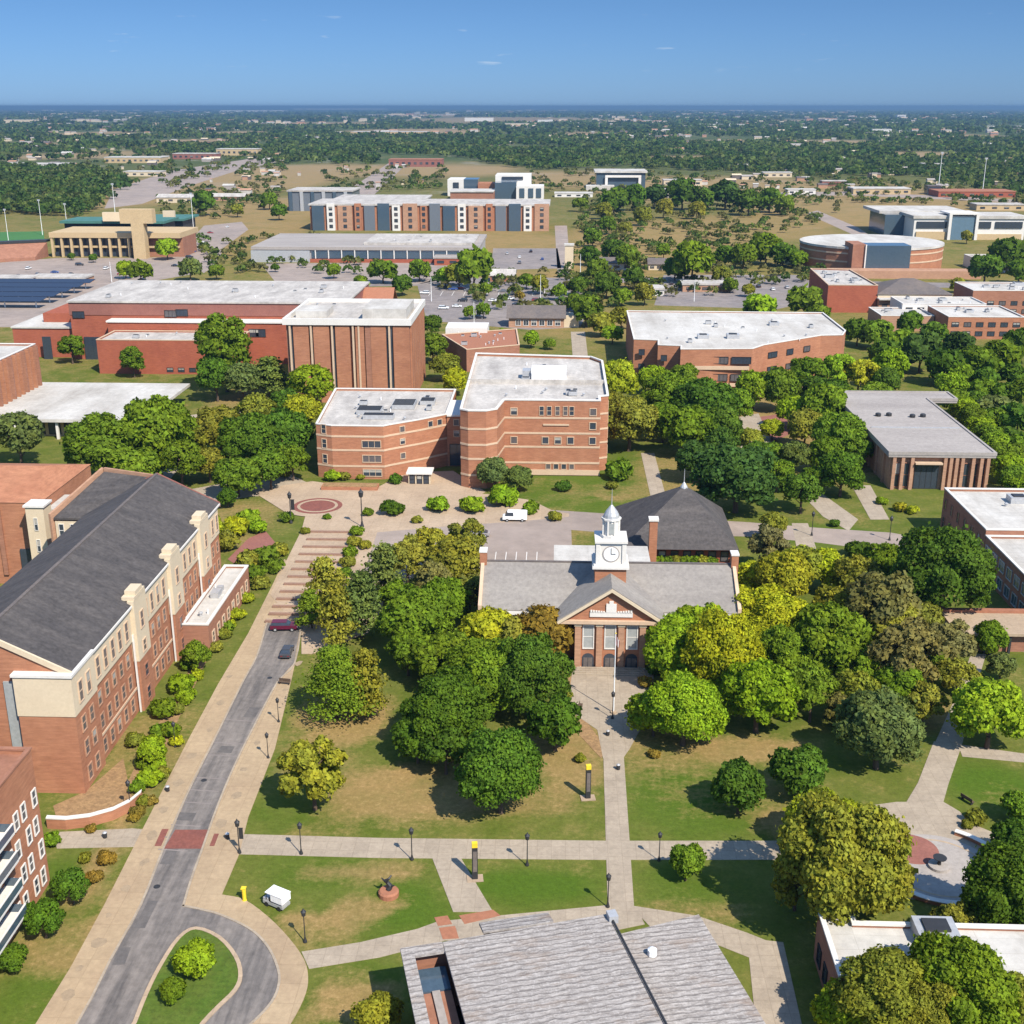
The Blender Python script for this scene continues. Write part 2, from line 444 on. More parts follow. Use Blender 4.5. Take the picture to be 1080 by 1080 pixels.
# bare, dry and worn patches: (photo x, y, half width, half height, strength)
DRY = [(450,835,105,30,.9),(345,870,45,22,.25),(600,800,45,45,.7),(560,850,50,14,.6),(330,800,40,30,.5),(360,760,50,30,.8),(380,925,70,8,.8),(345,975,60,14,.8),(400,955,40,14,.75),(370,1055,50,30,.8),
       (750,835,90,30,.35),(690,790,50,30,.5),(790,790,70,14,.9),(840,870,50,20,.7),(960,745,40,30,.8),(720,505,60,30,.5),(560,520,60,16,.35),(640,520,50,10,.45),(150,800,50,60,.5),(110,900,20,60,.8),(60,1000,50,30,.45),(120,970,15,60,.7),
       (250,555,40,30,.5),(560,560,60,30,.5),(860,470,60,40,.6),(800,450,40,40,.8),(230,440,30,30,.5),(620,345,60,15,.25),(1060,840,30,20,.25),(730,965,60,20,.45),(860,545,60,10,.2),
       (700,252,90,18,1.0),(640,270,40,18,1.0),(790,240,90,10,.55),(520,256,80,10,.9),(860,222,70,16,1.0),(960,208,110,12,1.0),(760,195,110,10,.8),(240,192,110,14,1.0),(330,180,80,8,.9),(460,180,90,8,.8),(600,190,70,10,.7),(270,225,70,16,.9),
       (430,140,100,4,.8),(530,127,120,4,.6),(130,160,60,3,.7),(70,165,80,3,.7),(1000,215,80,8,1.0),(200,150,60,4,.9),(330,131,90,2.5,.8),(620,142,50,2.5,.8),(880,151,70,3.5,.8),(980,164,50,4,.9),(720,168,40,4,.9),(560,156,60,2.5,.8),(850,128,60,2,.7),(430,122,70,2,.7),(90,141,50,3,.8),(250,141,50,2.5,.8),(170,205,60,14,.9),(760,150,50,2.5,.7),(1040,145,40,2.5,.8),(30,152,50,2.5,.8),(660,128,40,2,.7),(680,200,60,14,.7),(560,300,60,20,.5),(700,290,60,20,.5),(250,250,60,20,.7)]
LUSH = [(560,935,80,22,1),(430,960,50,30,.9),(740,845,80,40,.8),(720,940,40,30,.8),(1050,830,50,25,1),(870,565,70,10,.9),(300,855,40,20,.5),(330,920,60,30,.5),(400,1030,30,20,.6),(600,520,90,25,.6),(640,490,40,20,.6),(40,1060,60,30,.7),(60,920,30,20,.7),(110,250,60,6,1)]
def field(lst):
    g = np.zeros(nx*ny)
    for px, py, rx, ry, k in lst:
        c = W(px, py); m_ = mpp(px, py) ; lo, hi = W(px, py+ry)[1], W(px, max(py-ry, 116))[1]
        ex, ey = rx*m_, (hi-lo)/2; cyy = (hi+lo)/2
        d = ((vs[:,0]-c[0])/ex)**2 + ((vs[:,1]-cyy)/ey)**2
        g = np.maximum(g, k*np.clip(1.6-d*1.1, 0, 1))
    return g
me = bpy.data.meshes.new('ground')
me.vertices.add(len(vs)); me.vertices.foreach_set('co', vs.ravel())
me.loops.add(fs.size); me.loops.foreach_set('vertex_index', fs.ravel())
me.polygons.add(len(fs)); me.polygons.foreach_set('loop_start', np.arange(0, fs.size, 4)); me.polygons.foreach_set('loop_total', np.full(len(fs), 4))
for nm, val in (('out', np.clip((vs[:,1]-330)/200, 0, 1)), ('dry', field(DRY)), ('lush', field(LUSH)), ('far', np.clip((vs[:,1]-700)/1500, 0, 1))):
    a = me.attributes.new(nm, 'FLOAT', 'POINT'); a.data.foreach_set('value', val.astype(np.float32))
me.update(); me.validate()
m, t, b = new_mat('ground_cover')
def attr(n):
    a = t.nodes.new('ShaderNodeAttribute'); a.attribute_name = n; return a.outputs['Fac']
n_big, n_mid, n_fine = noise(t, .03, 5, .65), noise(t, .16, 5, .7), noise(t, 1.3, 5, .75)
green = mixn(t, (.078, .103, .015), (.130, .132, .030), ramped(t, n_mid, .35, .65))
green = mixn(t, green, (.062, .105, .011), attr('lush'))
dryc = mixn(t, (.265, .175, .070), (.195, .145, .05), ramped(t, n_mid, .35, .7))
dryc = mixn(t, dryc, (.33, .23, .11), ramped(t, n_fine, .55, .75, 0, .6))
dryc = mixn(t, dryc, (.11, .115, .03), ramped(t, noise(t, .045, 6, .72), .50, .66, 0, .55))
f = math2(t, 'ADD', math2(t, 'MULTIPLY', attr('dry'), 1.25), math2(t, 'MULTIPLY', math2(t, 'SUBTRACT', n_mid, .52), 1.7))
f = math2(t, 'ADD', f, math2(t, 'MULTIPLY', math2(t, 'SUBTRACT', n_big, .45), 1.0))
f = math2(t, 'ADD', f, math2(t, 'MULTIPLY', attr('out'), .46))
f = math2(t, 'SUBTRACT', f, math2(t, 'MULTIPLY', attr('lush'), .22))
f = math2(t, 'ADD', f, math2(t, 'MULTIPLY', math2(t, 'SUBTRACT', n_fine, .5), 1.1))
wear = noise(t, .5, 6, .75, stretch=(.35, 1.3, 1))        # streaks of wear and mowing
f = math2(t, 'ADD', f, math2(t, 'MULTIPLY', math2(t, 'SUBTRACT', wear, .5), .9))
near = mixn(t, green, dryc, ramped(t, f, .12, .85))
n_f1, n_f2 = noise(t, .0022, 6, .7), noise(t, .009, 5, .7)
farc = mixn(t, (.05, .072, .024), (.085, .10, .036), ramped(t, n_f2, .4, .65))
farc = mixn(t, farc, (.25, .18, .095), math2(t, 'MAXIMUM', ramped(t, n_f1, .56, .68, 0, .85), ramped(t, attr('dry'), .15, .7)))
farc = mixn(t, farc, (.28, .25, .23), ramped(t, n_f2, .58, .68, 0, .6))
c = mixn(t, near, farc, attr('far'))
k = ramped(t, math2(t, 'ADD', math2(t, 'MULTIPLY', n_fine, .6), math2(t, 'MULTIPLY', noise(t, 4.0, 3, .8), .4)), .3, .7, .66, 1.34)
cb = t.nodes.new('ShaderNodeCombineColor')
for i in range(3): t.links.new(k, cb.inputs[i])
c = mixn(t, c, cb.outputs[0], 1.0, 'MULTIPLY')
t.links.new(c, b.inputs['Base Color']); b.inputs['Roughness'].default_value = .95; b.inputs['Specular IOR Level'].default_value = .05
me.materials.append(m)
link('ground', me)['kind'] = 'structure'

# ------------------------------------------------------------------ roads, pavements, paths (outlines in photo pixels, laid flat on the ground)
def px_poly(pts): return [W(*p) for p in pts]
def smooth(pts, n=4):
    """Catmull-Rom through an open line of points"""
    P = [Vector((*p, 0)) for p in pts]; P = [P[0]*2-P[1]] + P + [P[-1]*2-P[-2]]; res = []
    for i in range(1, len(P)-2):
        for k in range(n):
            u = k/n; a, b_, c_, d = P[i-1], P[i], P[i+1], P[i+2]
            q = .5*((2*b_)+(c_-a)*u+(2*a-5*b_+4*c_-d)*u*u+(3*b_-a-3*c_+d)*u**3); res.append((q.x, q.y))
    res.append((P[-2].x, P[-2].y)); return res
def sheet(name, pts, mat_, z, thick=.0):
    """a paved surface; thick makes it a slab with a kerb edge"""
    mb = MB().prism(pts, z-max(thick, .05), z)
    return structure(name, mb, mat_)

# the drive and its broad pavements
left_edge = px_poly([(-10,1150),(38,1080),(75,1020),(110,955),(153,870),(200,778),(230,722),(262,668),(288,616),(300,590)])
right_edge = px_poly([(318,605),(318,668),(308,715),(290,790),(262,862),(252,902),(234,944)])
loop_out = smooth(px_poly([(234,944),(259,950),(290,974),(317,1006),(325,1030),(320,1055),(300,1090),(270,1125)]))
sheet('pavement', left_edge + right_edge + loop_out[1:] + px_poly([(180,1160)]), 'concrete', .10, .10)
road_l = px_poly([(-2,1200),(83,1080),(118,1013),(150,955),(173,897),(200,835),(225,785),(257,720),(272,692),(283,655)])
road_r = px_poly([(318,655),(310,700),(292,720),(268,765),(248,805),(230,847),(212,897),(200,930),(192,957)])
loop_o = smooth(px_poly([(192,957),(212,961),(233,967),(262,981),(280,998),(291,1020),(293,1038),(285,1058),(262,1082),(215,1120)]))
sheet('road', road_l + road_r + loop_o[1:] + px_poly([(150,1165)]), 'asphalt', .13, .03)
isl = px_poly([(140,1080),(152,1050),(167,1020),(187,990),(207,979),(233,989),(251,1010),(256,1030),(250,1046),(233,1063),(216,1081),(180,1125),(110,1135)])
isl = smooth(isl + isl[:1], 3)[:-1]
structure('kerb', MB().ring(isl, inset(isl, .45), .10, .26), 'pale_concrete')
structure('island_lawn', MB().prism(inset(isl, .46), .05, .22), 'island_grass')
sheet('crosswalk', px_poly([(173,896),(185,876),(220,876),(212,896)]), 'brick_paving', .145)
for q in ([(163,893),(171,875),(178,875),(170,893)], [(221,893),(226,880),(231,880),(226,893)]):
    sheet('crosswalk_edge', px_poly(q), 'brick_paving', .115)
for k in range(9):                                        # tar-sealed cracks across the drive
    y_ = 760 + k*17 + (k*7) % 11
    a_, b_ = W(195-(y_-835)*.52+4, y_), W(236-(y_-835)*.52-6, y_+2)
    sheet('road_seam', [a_, b_, (b_[0], b_[1]+.22), (a_[0], a_[1]+.2)], 'far_asphalt', .136)
# striped terrace north of the drive: low red brick risers across pale treads
tl, tr = [(246,668),(262,640),(285,600),(305,572),(320,545)], [(330,668),(338,640),(352,600),(366,572),(378,545)]
sheet('plaza', px_poly([(285,628),(300,596),(318,560),(322,545),(300,540),(268,520),(300,512),(330,508),(385,516),(480,514),(487,520),(520,522),(560,528),(585,540),(600,542),(604,602),(520,604),(470,600),(430,612),(388,668),(330,690),(318,690),(318,668)]), 'pale_concrete', .14, .12)
for k in range(13):
    py = 562 + 7.9*k
    f_ = (py-545)/123.0
    xl, xr = 336 - f_*62, 380 - f_*42
    a_, b_ = W(xl, py), W(xr, py)
    st_ = thing('terrace_step', 'low red brick step with a pale tread crossing the sloping terrace walk', 'step', ((a_[0]+b_[0])/2, a_[1], .14), 0, 'steps of the striped terrace walk')
    w_ = (b_[0]-a_[0])/2
    MB().box(-w_, w_, -.30, .30, 0, .38).build('riser', 'terrace_riser', st_)
    MB().box(-w_+.02, w_-.02, .31, 1.15, .0, .30).build('tread', 'pale_concrete', st_)
# the round brick medallion of the north plaza
c0 = W(335, 534); rr = 26*mpp(335, 534)
circ = lambda r_, n=40, c=c0: [(c[0]+r_*math.cos(2*math.pi*i/n), c[1]+r_*math.sin(2*math.pi*i/n)) for i in range(n)]
structure('plaza_ring', MB().ring(circ(rr*1.35), circ(rr*1.12), .12, .155), 'pale_concrete')
structure('plaza_medallion', MB().prism(circ(rr), .12, .150), 'brick_paving')
structure('plaza_medallion_ring', MB().ring(circ(rr*.82), circ(rr*.70), .14, .162), 'pale_concrete')

# lawn paths
for pts, mt, z in [
    ([(256,880),(400,884),(640,887),(820,887),(825,907),(640,907),(400,905),(250,901)], 'path_concrete', .05),
    ([(636,784),(657,784),(669,960),(641,960)], 'path_concrete', .056),
    ([(455,903),(486,905),(520,962),(478,962)], 'path_concrete', .053),
    ([(318,1004),(380,994),(440,980),(462,972),(640,955),(672,958),(680,975),(560,1000),(470,992),(400,1010),(326,1022)], 'path_concrete', .047),
    ([(664,955),(735,966),(788,984),(808,992),(826,994),(850,1100),(800,1110),(790,1010),(760,998),(690,982)], 'path_concrete', .044),
    ([(604,706),(690,706),(686,750),(664,790),(657,800),(636,800),(630,770),(598,748)], 'path_concrete', .05),
    ([(590,722),(604,712),(618,760),(640,790),(634,800),(606,770)], 'mulch', .04),
    ([(902,852),(945,846),(956,846),(968,826),(985,782),(1013,790),(1000,828),(995,846),(1012,856),(1022,868),(1052,880),(1056,905),(1036,912),(1040,935),(1010,950),(945,948),(930,915),(925,880)], 'path_concrete', .05),
    ([(985,786),(1013,792),(1028,730),(1040,690),(1024,690),(1008,735)], 'path_concrete', .045),
    ([(1010,785),(1080,795),(1120,800),(1120,808),(1015,798)], 'path_concrete', .042),
    ([(580,538),(690,545),(790,551),(850,556),(940,562),(1010,575),(1010,590),(960,585),(860,572),(790,566),(640,562),(590,558)], 'lot_concrete', .05),
    ([(384,604),(398,562),(470,556),(590,547),(602,545),(604,601),(520,603),(470,598),(430,610)], 'lot_concrete', .147),
    ([(395,516),(428,499),(478,497),(512,519),(500,526),(400,520)], 'pale_concrete', .135),
    ([(676,478),(690,478),(704,530),(688,532)], 'path_concrete', .06),
    ([(602,350),(617,350),(620,376),(604,376)], 'path_concrete', .06),
    ([(846,522),(866,520),(905,548),(895,560),(868,545)], 'path_concrete', .055),
    ([(898,512),(918,512),(938,548),(918,548)], 'path_concrete', .055),
    ([(835,552),(852,552),(868,600),(846,608)], 'path_concrete', .055),
    ([(780,440),(800,436),(815,470),(800,500),(780,470)], 'path_concrete', .055),
    ([(800,440),(835,435),(840,455),(805,470)], 'rose_paving', .05),
    ([(190,440),(245,430),(258,434),(222,452),(180,505),(165,505),(185,470)], 'path_concrete', .05),
    ([(262,505),(305,500),(330,512),(322,520),(262,524),(225,530),(180,530),(180,520)], 'path_concrete', .055),
    ([(240,590),(262,568),(280,560),(290,572),(270,590),(255,600)], 'rose_paving', .05),
    ([(56,878),(140,874),(165,876),(160,893),(60,895)], 'path_concrete', .05),
    ([(90,835),(130,800),(138,838),(150,850),(100,862),(60,865),(56,850)], 'mulch', .04),
    ([(240,634),(252,626),(205,724),(172,792),(152,832),(128,838),(150,794),(196,712)], 'mulch', .035),
    ([(1040,655),(1120,650),(1120,690),(1036,685)], 'path_concrete', .05),
    ([(940,655),(1040,650),(1040,680),(960,690)], 'path_concrete', .045),
    ]:
    sheet('path', px_poly(pts), mt, z, z-.005)
# court with rings at the right-hand plaza
c1 = W(990, 915); r1 = 60*mpp(990, 915)
structure('court_paving', MB().prism([p for p in circ(r1, 48, c1)], .03, .07), 'grey_roof')
structure('court_ring', MB().ring(circ(r1*.86, 48, c1), circ(r1*.82, 48, c1), .05, .085), 'pale_concrete')
c2 = W(962, 896); r2 = 27*mpp(962, 896)
structure('court_medallion', MB().prism(circ(r2, 36, c2), .05, .095), 'rose_paving')
# orange brick terrace beside the shake-roofed hall
for q in ([(458,968),(472,966),(477,975),(462,977)], [(463,979),(480,977),(484,990),(467,991)], [(484,966),(520,960),(528,966),(490,975)]):
    sheet('brick_terrace', px_poly(q), 'terracotta', .07)

# streets and parking lots further out
for name, pts, mt, z in [
    ('parking_lot', [(440,300),(470,292),(600,296),(625,318),(612,345),(560,348),(450,338)], 'far_asphalt', .05),
    ('parking_lot', [(520,262),(588,262),(592,283),(518,285)], 'far_asphalt', .05),
    ('parking_lot', [(700,290),(850,290),(856,318),(820,326),(690,322)], 'far_asphalt', .05),
    ('parking_lot', [(-60,282),(60,272),(140,272),(215,270),(210,288),(140,300),(100,325),(60,345),(-60,345)], 'lot_concrete', .05),
    ('parking_lot', [(275,278),(400,277),(520,278),(505,288),(440,300),(290,297)], 'lot_concrete', .05),
    ('street', [(192,275),(200,255),(215,238),(255,234),(262,242),(235,262),(230,278),(215,288)], 'lot_concrete', .055),
    ('street', [(120,200),(180,180),(260,168),(300,165),(300,169),(250,180),(200,196),(150,215),(110,220)], 'lot_concrete', .05),
    ('street', [(-20,301),(400,296),(640,292),(1100,300),(1100,305),(640,298),(400,302),(-20,307)], 'far_asphalt', .045),
    ('street', [(585,238),(598,238),(602,290),(588,290)], 'lot_concrete', .05),
    ('street', [(850,225),(862,222),(905,240),(920,250),(905,250)], 'lot_concrete', .05),
    ('street', [(360,205),(410,172),(430,172),(395,205)], 'lot_concrete', .05),
    ('street', [(640,205),(900,202),(1100,212),(1100,215),(900,206),(640,209)], 'lot_concrete', .05),
    ]:
    sheet(name, px_poly(pts), mt, z)
for k in range(14):                                       # painted bay lines in the big lot
    a_ = W(452+12.2*k, 312)
    sheet('bay_line', rect(a_[0]-.12, a_[0]+.12, a_[1], a_[1]+16), 'white_paint', .06)
for k in range(9):                                        # painted bay lines on the paved court
    a_ = W(478+11*k, 592)
    sheet('bay_line', rect(a_[0]-.08, a_[0]+.08, a_[1], a_[1]+5.2), 'white_paint', .152)

def strip(name, line, w_, z0, z1, mt, shift=0.0):
    """a narrow kerb running along an open line"""
    mb = MB()
    nrm = []
    for i in range(len(line)):
        a_, b_ = Vector(line[max(i-1, 0)]), Vector(line[min(i+1, len(line)-1)]); d = (b_-a_).normalized(); nrm.append(Vector((-d.y, d.x)))
    for i in range(len(line)-1):
        p0, p1 = Vector(line[i])+nrm[i]*shift, Vector(line[i+1])+nrm[i+1]*shift
        mb.prism([tuple(p0), tuple(p1), tuple(p1+nrm[i+1]*w_), tuple(p0+nrm[i]*w_)], z0, z1)
    return structure(name, mb, mt)
strip('kerb', smooth(road_l, 3), .28, .08, .20, 'path_concrete')
strip('kerb', smooth(road_r, 3), .28, .08, .20, 'path_concrete')
strip('kerb', loop_o, .28, .08, .20, 'path_concrete')
rs_ = random.Random(8)
for k in range(9):                                        # mended patches and manhole covers in the drive
    py = 720 + 36*k + rs_.uniform(-8, 8); px = 205-(py-835)*.52 + rs_.uniform(4, 18)
    c_ = W(px, py); a_ = rs_.uniform(-.1, .1); w_, l_ = rs_.uniform(.5, 1.2), rs_.uniform(.8, 2.6)
    if k % 3: sheet('road_patch', [(c_[0]+x*math.cos(a_)-y*math.sin(a_), c_[1]+x*math.sin(a_)+y*math.cos(a_)) for x, y in ((-w_,-l_),(w_,-l_),(w_*.9,l_),(-w_,l_))], 'dark_patch', .1335+.0003*k)
    else: structure('manhole_cover', MB().prism(circ(.42, 16, c_), .08, .139), 'dark_metal')
for k in range(26):                                       # darker stains where water and bins have stood on the pavements
    py = 700 + 14*k; px = 0
    xl_, xr_ = (178-(py-835)*.53+rs_.uniform(0, 14), 238-(py-835)*.53+rs_.uniform(4, 14))
    c_ = W(xl_ if k % 2 else xr_, py); r_ = rs_.uniform(.35, .9)
    pts_ = [(c_[0]+r_*rs_.uniform(.6, 1.2)*math.cos(q*.785), c_[1]+r_*rs_.uniform(.7, 1.7)*math.sin(q*.785)) for q in range(8)]
    if k % 2 or py < 880: sheet('pavement_stain', pts_, 'stained_concrete', .1032+.0003*k)

# ================================================================== buildings
def gable(mb, x0, x1, y0, y1, ze, zr, axis='x', over=.5, m=0, thick=.28):
    """two roof slabs meeting at a ridge along x or y"""
    s = (zr-ze)/((y1-y0)/2 if axis == 'x' else (x1-x0)/2); d = over*s
    for sg in (0, 1):
        if axis == 'x':
            ym = (y0+y1)/2; ye = (y0-over) if sg == 0 else (y1+over)
            a = [(x0-over,ye,ze-d),(x1+over,ye,ze-d),(x1+over,ym,zr),(x0-over,ym,zr)]
        else:
            xm = (x0+x1)/2; xe = (x0-over) if sg == 0 else (x1+over)
            a = [(xe,y0-over,ze-d),(xe,y1+over,ze-d),(xm,y1+over,zr),(xm,y0-over,zr)]
        b = [(x,y,z+thick) for x,y,z in a]
        mb.add(a+b, [(3,2,1,0),(4,5,6,7),(0,1,5,4),(1,2,6,5),(2,3,7,6),(3,0,4,7)], m)
    return mb
def gable_wall(mb, x0, x1, y0, y1, ze, zr, axis='x', m=0):
    """a block whose end walls rise to the ridge"""
    if axis == 'x':
        ym = (y0+y1)/2
        vs = [(x,y,z) for x in (x0,x1) for y,z in ((y0,0),(y1,0),(y1,ze),(ym,zr),(y0,ze))]
    else:
        xm = (x0+x1)/2
        vs = [(x,y,z) for y in (y1,y0) for x,z in ((x0,0),(x1,0),(x1,ze),(xm,zr),(x0,ze))]
    return mb.add(vs, [(0,4,3,2,1),(5,6,7,8,9),(0,1,6,5),(1,2,7,6),(2,3,8,7),(3,4,9,8),(4,0,5,9)], m)
def hip(mb, x0, x1, y0, y1, ze, zr, over=.5, m=0, ridge=None):
    x0 -= over; x1 += over; y0 -= over; y1 += over
    w_, d_ = x1-x0, y1-y0
    k = ridge if ridge is not None else min(w_, d_)/2
    if w_ >= d_: r = [(x0+k,(y0+y1)/2,zr),(x1-k+.01,(y0+y1)/2,zr)]
    else: r = [((x0+x1)/2,y0+k,zr),((x0+x1)/2,y1-k+.01,zr)]
    vs = [(x0,y0,ze),(x1,y0,ze),(x1,y1,ze),(x0,y1,ze)]+r
    f = [(0,1,5,4),(1,2,5),(2,3,4,5),(3,0,4)] if w_ >= d_ else [(0,1,4),(1,2,5,4),(2,3,5),(3,0,4,5)]
    return mb.add(vs, f+[(3,2,1,0)], m)

# ------------------------------------------------------------------ the long residence hall on the drive
t = site('residence_hall', 'long brick residence hall with dark shingled gable roof and cream top storey', 'building', -76, 178)
XE, YS, YN, ZE, ZR, XR = -65.0, 142.5, 215.0, 18.0, 23.4, -76.0
gable_wall(MB(), -87, XE, YS, YN, ZE, ZR, 'y').build('wall', 'brick_orange', t)
rf = gable(MB(), -87, XE, YS+.6, YN-.6, ZE+.05, ZR+.05, 'y', .55).build('roof', 'dark_shingle', t)
MB().box(XR-.25, XR+.25, YS, YN, ZR+.2, ZR+.42).build('ridge_cap', 'brown_shingle', rf)
sl = (ZR-ZE)/11
def rake(y0, y1):
    mb = MB()
    for a, b_ in ((-64.3, XR), (-87.7, XR)):
        za = ZE-.7*sl
        vs = [(a,y0,za-.45),(a,y0,za+.42),(b_,y0,ZR+.47),(b_,y0,ZR-.40)]; vs += [(x,y1,z) for x,y,z in vs]
        mb.add(vs, [(0,1,2,3),(7,6,5,4),(0,4,5,1),(1,5,6,2),(2,6,7,3),(3,7,4,0)])
    return mb
rake(YS-.3, YS+.02).build('cornice', 'cream', t); rake(YN-.02, YN+.3).build('cornice', 'rose_paving', t)
MB().box(XE+.01, XE+.30, YS+7, YN-.5, 12.1, 17.9).build('cream_storey', 'cream', t)
MB().box(XE+.02, XE+.16, YS+7, YN-.5, 3.9, 4.25).build('stone_band', 'band_stone', t)
MB().box(XE+.01, XE+.75, YS+7, YN, 17.62, 17.92).build('gutter', 'white_paint', t)
# corner bay: cream on top, brick below
bay = MB().box(-72.2, XE+.55, YS-1.0, YS+6.9, 0, 11.9).build('corner_bay', 'brick_orange', t)
MB().box(-72.3, XE+.65, YS-1.1, YS+6.95, 11.91, 17.75).build('cream_storey', 'cream', bay)
MB().box(-72.5, XE+.85, YS-1.3, YS+7.0, 17.76, 18.15).build('coping', 'white_paint', bay)
MB().box(-74.1, -72.6, YS-.25, YS-.01, .6, 16.6).build('stair_glazing', 'pale_glass', t)
for yb in (168.0, 186.0, 203.3):
    g = MB().box(XE+.0, XE+.9, yb-2.6, yb+2.6, 0, 8.6).build('bay', 'brick_orange', t)
    mb = MB().box(XE+.0, XE+1.0, yb-2.7, yb+2.7, 8.61, 18.6)
    mb.box(XE-.9, XE+1.05, yb-2.4, yb+2.4, 18.61, 19.2).box(XE-.7, XE+1.0, yb-1.5, yb+1.5, 19.21, 19.9)
    mb.build('bay_gable', 'cream', g)
    for sgn in (-2.9, 2.9): MB().box(XE+.3, XE+.55, yb+sgn-.12, yb+sgn+.12, 0, 13.2).build('downpipe', 'white_paint', t)
    window(t, XE+1.0, yb, 13.4, 1.3, 2.6, 'E', 'cream'); window(t, XE+1.0, yb, 9.4, 1.3, 1.8, 'E', 'cream')
    for z in (1.1, 5.0): window(t, XE+.9, yb, z, 1.5, 2.0, 'E', 'brick')
ycols = [y for y in np.arange(151.2, 214.5, 2.95) if min(abs(y-q) for q in (168, 186, 203.3)) > 3.4]
for i, y in enumerate(ycols):
    for z in (1.1, 5.0, 8.7): window(t, XE, y, z, 1.25, 2.1, 'E', 'tan')
    window(t, XE+.3, y, 13.2, 1.25, 2.9, 'E', 'cream')
for y in (YS+1.4, YS+4.2):
    for z in (1.1, 5.0, 8.7): window(t, XE+.55, y, z, 1.25, 2.1, 'E', 'tan')
    window(t, XE+.65, y, 13.2, 1.25, 2.9, 'E', 'cream')
# cross wing at the north end: one long slope between brick parapets
A_, B_, C_, D_ = (-93.2, 206.6), (-87.5, 218.8), (-76.3, 214.6), (-79.5, 206.6)
wg = MB().prism([A_, D_, C_, B_], 0, 17.3).build('cross_wing', 'brick_brown', t)
def slope(pts, th): 
    n_ = len(pts)
    return MB().add(list(pts)+[(x,y,z-th) for x,y,z in pts], [tuple(range(n_)), tuple(range(2*n_-1, n_-1, -1))]+[(i, n_+i, n_+(i+1) % n_, (i+1) % n_) for i in range(n_)])
slope([(-93.0,206.0,17.75),(-78.0,206.0,17.75),(-76.6,215.0,22.9),(-87.6,218.7,22.9)], .4).build('roof', 'dark_shingle', wg)
def parapet(a, b, za, zb, w_=.5):
    d = Vector((b[0]-a[0], b[1]-a[1], 0)).normalized(); n_ = Vector((-d.y, d.x, 0))*w_
    vs = [(a[0],a[1],za-6),(b[0],b[1],zb-6),(b[0],b[1],zb),(a[0],a[1],za)]; vs += [(x+n_.x,y+n_.y,z) for x,y,z in vs]
    return MB().add(vs, [(0,1,2,3),(7,6,5,4),(0,4,5,1),(1,5,6,2),(2,6,7,3),(3,7,4,0)])
parapet((-93.4,205.7), (-87.8,219.1), 18.5, 23.6).build('west_parapet', 'brick_pale', wg)
parapet((-87.7,218.85), (-76.4,215.1), 23.61, 23.4).build('north_parapet', 'brick_pale', wg)
MB().box(-92.9, -86.5, 206.2, 206.58, 13.2, 17.0).build('cream_storey', 'cream', wg)
for x in (-91.8, -89.6, -87.4): window(wg, x, 206.2, 14.0, .8, 2.4, 'S', 'white')

t = flat_building('hall_annex', 'one-storey brick annex with white flat roof along the residence hall', rect(-64.2, -59.6, 186.5, 214.5), 5.3, 'brick_brown', 'white_roof', 'building', .35, 'white_paint', units=0)
u = MB().box(-62.7, -61.2, 199, 201.4, 4.95, 6.1).box(-62.5, -61.4, 202.5, 203.6, 4.95, 5.8).build('roof_unit', 'grey_metal', t)
win_grid(t, 'E', -59.6, 189, 212, 8, (1.2,), 1.3, 1.9, 'cream')

# courtyard wing behind it, orange brick under a low hipped roof of the same tone
t = site('courtyard_wing', 'orange brick courtyard wing behind the dark-roofed residence hall', 'building', -121, 230)
MB().box(-150, -100.2, 216.6, 243, 0, 17.0).build('wall', 'brick_orange', t)
hip(MB(), -150, -100.2, 216.6, 243, 17.05, 20.6, .15, 0, 5).build('roof', 'brick_orange', t)
MB().box(-105.2, -102.2, 216.2, 216.59, 1.5, 7.5).build('dark_window_bay', 'glass', t)
for x in (-113, -109): MB().box(x, x+.9, 216.2, 216.59, 2, 16).build('pilaster', 'brick_brown', t)
st = MB().box(-101.4, -97.9, 212.8, 216.4, 0, 17.4).build('stair_tower', 'cream', t)
MB().box(-101.7, -97.6, 212.5, 216.55, 17.41, 17.8).build('coping', 'white_paint', st)
for z in (4, 8.4, 12.8): window(st, -99.6, 212.8, z, .6, 2.4, 'S', 'white')
lw = MB().box(-100.1, -92.2, 219, 228, 0, 14.6).build('link_block', 'brick_brown', t)
MB().box(-100.1, -92.0, 218.8, 228.2, 14.61, 15.0).build('link_roof', 'white_roof', lw)

# brick apartment block at the near corner of the drive
t = flat_building('apartment_block', 'brick apartment block with white window surrounds and glazed balconies beside the drive', rect(-96, -61.3, 66, 121.8), 18.4, 'brick_orange', 'brick_brown', 'building', .5, 'brick_brown')
for j, z in enumerate((1.0, 4.5, 8.0, 11.5)):
    for i in range(4):
        window(t, -61.3, 120.2 - i*2.45 + (.5 if (i+j) % 2 else 0), z, .95, 2.0, 'E', 'white')
for j, z in enumerate((3.4, 6.9, 10.4, 13.9)):
    bl = MB().box(-61.28, -59.2, 100, 111.3, z, z+.28).build('balcony', 'white_paint', t)
    MB().box(-59.33, -59.22, 100, 111.3, z+.3, z+1.3).box(-61.2, -59.34, 111.15, 111.25, z+.3, z+1.3).build('railing', 'blue_glass', bl)
    MB().box(-59.38, -59.17, 100, 111.3, z+1.31, z+1.4).build('handrail', 'white_paint', bl)
    MB().box(-61.29, -61.22, 100.5, 110.5, z+.35, z+2.7).build('balcony_door', 'blue_glass', bl)
MB().box(-61.29, -61.2, 111.6, 112.0, .3, 17).build('downpipe', 'white_paint', t)

